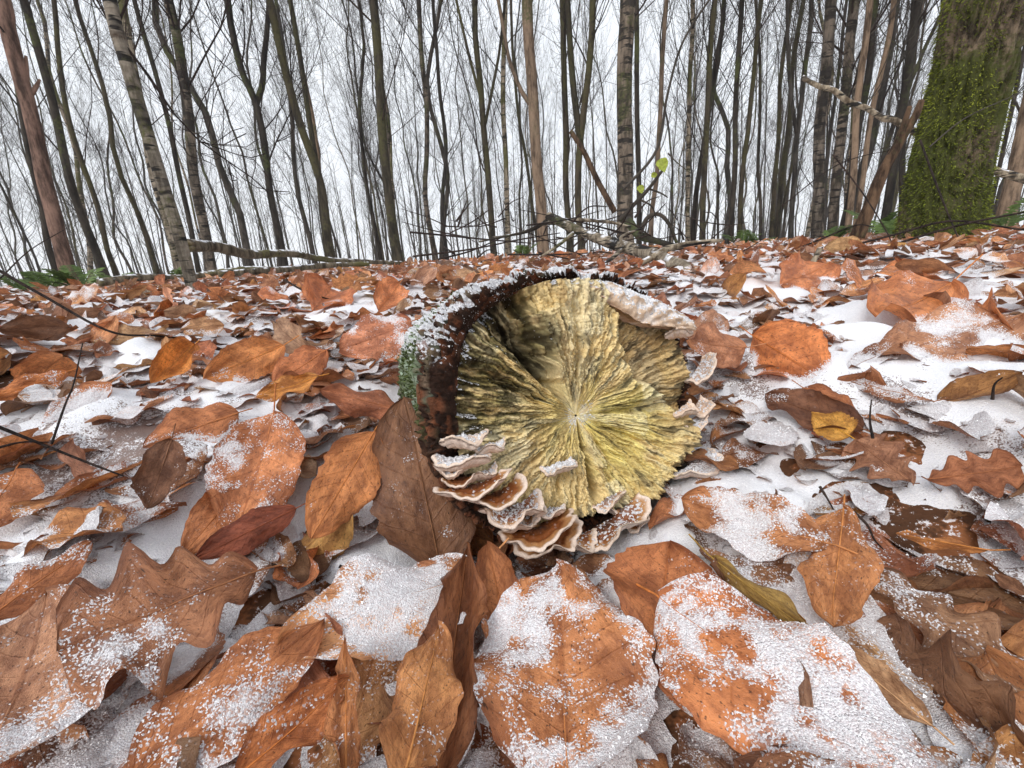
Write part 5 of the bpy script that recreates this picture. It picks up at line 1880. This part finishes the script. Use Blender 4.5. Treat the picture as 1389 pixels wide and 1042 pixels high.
# ------------------------------------------------------------------ ferns
def fern(px, py, D, size, n, label, rng):
    d = ray(px, py)
    b = CAM + d * (D / math.hypot(d[0], d[1]))
    b[2] = ground(b[0], b[1])
    root = empty('fern', tuple(b), label, 'fern', 'ferns at the edge of the clearing')
    for i in range(n):
        az = rng.uniform(0, 6.28)
        L = size * rng.uniform(.7, 1.2)
        t = np.linspace(0, 1, 22)
        h = np.array([math.cos(az), math.sin(az), 0])
        up = rng.uniform(.5, 1.2)
        P = h * (t * L * .85)[:, None] + np.array([0, 0, 1.0]) * (L * (1.25 * up * t - .62 * up * t ** 2.2))[:, None]
        side = norm(np.cross(h, [0, 0, 1]))
        mb = MB()
        c = srgb(98, 120, 62) * rng.uniform(.6, 1.2)
        V, F = tubes(P[None], np.linspace(.0022, .0008, 22)[None], 4)
        mb.add(V, F, c * .7)
        T = np.gradient(P, axis=0)
        for s in (-1, 1):
            for k in range(3, 22):
                l = L * .26 * math.sin(math.pi * min(1, (k / 21) ** .7 * .95 + .05)) + .006
                tip = P[k] + side * s * l + norm(T[k]) * l * .45 - np.array([0, 0, l * rng.uniform(.05, .3)])
                w = norm(T[k]) * l * .16
                mid = (P[k] + tip) / 2 + np.array([0, 0, l * .06])
                mb.add([P[k], mid - w, tip, mid + w], [[0, 1, 2, 3]], c * rng.uniform(.8, 1.25))
        mb.build('frond', M['green'], root, smooth=False)


_fr = np.random.default_rng(8)
for px, py, D, sz, n, lb in ((60, 372, 3.0, .17, 7, 'green fern at the foot of the reddish trunk'), (105, 376, 2.9, .16, 7, 'fern right of the reddish trunk foot'),
                             (30, 380, 3.2, .14, 5, 'fern at the far left edge'), (150, 366, 3.6, .13, 5, 'small fern left of the leaning birch'),
                             (236, 362, 4.0, .16, 5, 'low green tuft behind the leaning birch'), (1005, 328, 3.8, .18, 6, 'fern by the dark pair of stems'),
                             (1030, 326, 3.6, .16, 5, 'fern right of the dark pair of stems'), (1190, 318, 3.3, .22, 7, 'fern between the snag and the mossy tree'),
                             (1210, 316, 3.0, .2, 6, 'fern touching the left foot of the mossy tree'), (1365, 300, 3.6, .22, 7, 'fern at the right edge behind the mossy tree'),
                             (710, 340, 3.4, .16, 6, 'mossy green tuft below the tan barkless trunk'), (1130, 322, 3.9, .2, 5, 'fern in front of the rough birches')):
    fern(px, py, D, sz, n, lb, _fr)


# ------------------------------------------------------------------ misty air
def haze():
    x0, x1, y0, y1, z0, z1 = -90.0, 90.0, -20.0, 95.0, -1.8, 19.0
    V = [(x, y, z) for x in (x0, x1) for y in (y0, y1) for z in (z0, z1)]
    F = [[0, 1, 3, 2], [4, 6, 7, 5], [0, 4, 5, 1], [2, 3, 7, 6], [0, 2, 6, 4], [1, 5, 7, 3]]
    t = NT('mist')
    pv = t.n('VolumePrincipled')
    pv.inputs['Color'].default_value = (.97, .98, 1, 1)
    pv.inputs['Density'].default_value = .0024
    pv.inputs['Anisotropy'].default_value = .2
    t.t.links.new(pv.outputs[0], t.out.inputs['Volume'])
    obj('haze', mesh_np('haze', np.array(V), np.array(F), t.m, smooth=False), kind='stuff', label='thin winter mist between the trees', cat='haze')


haze()
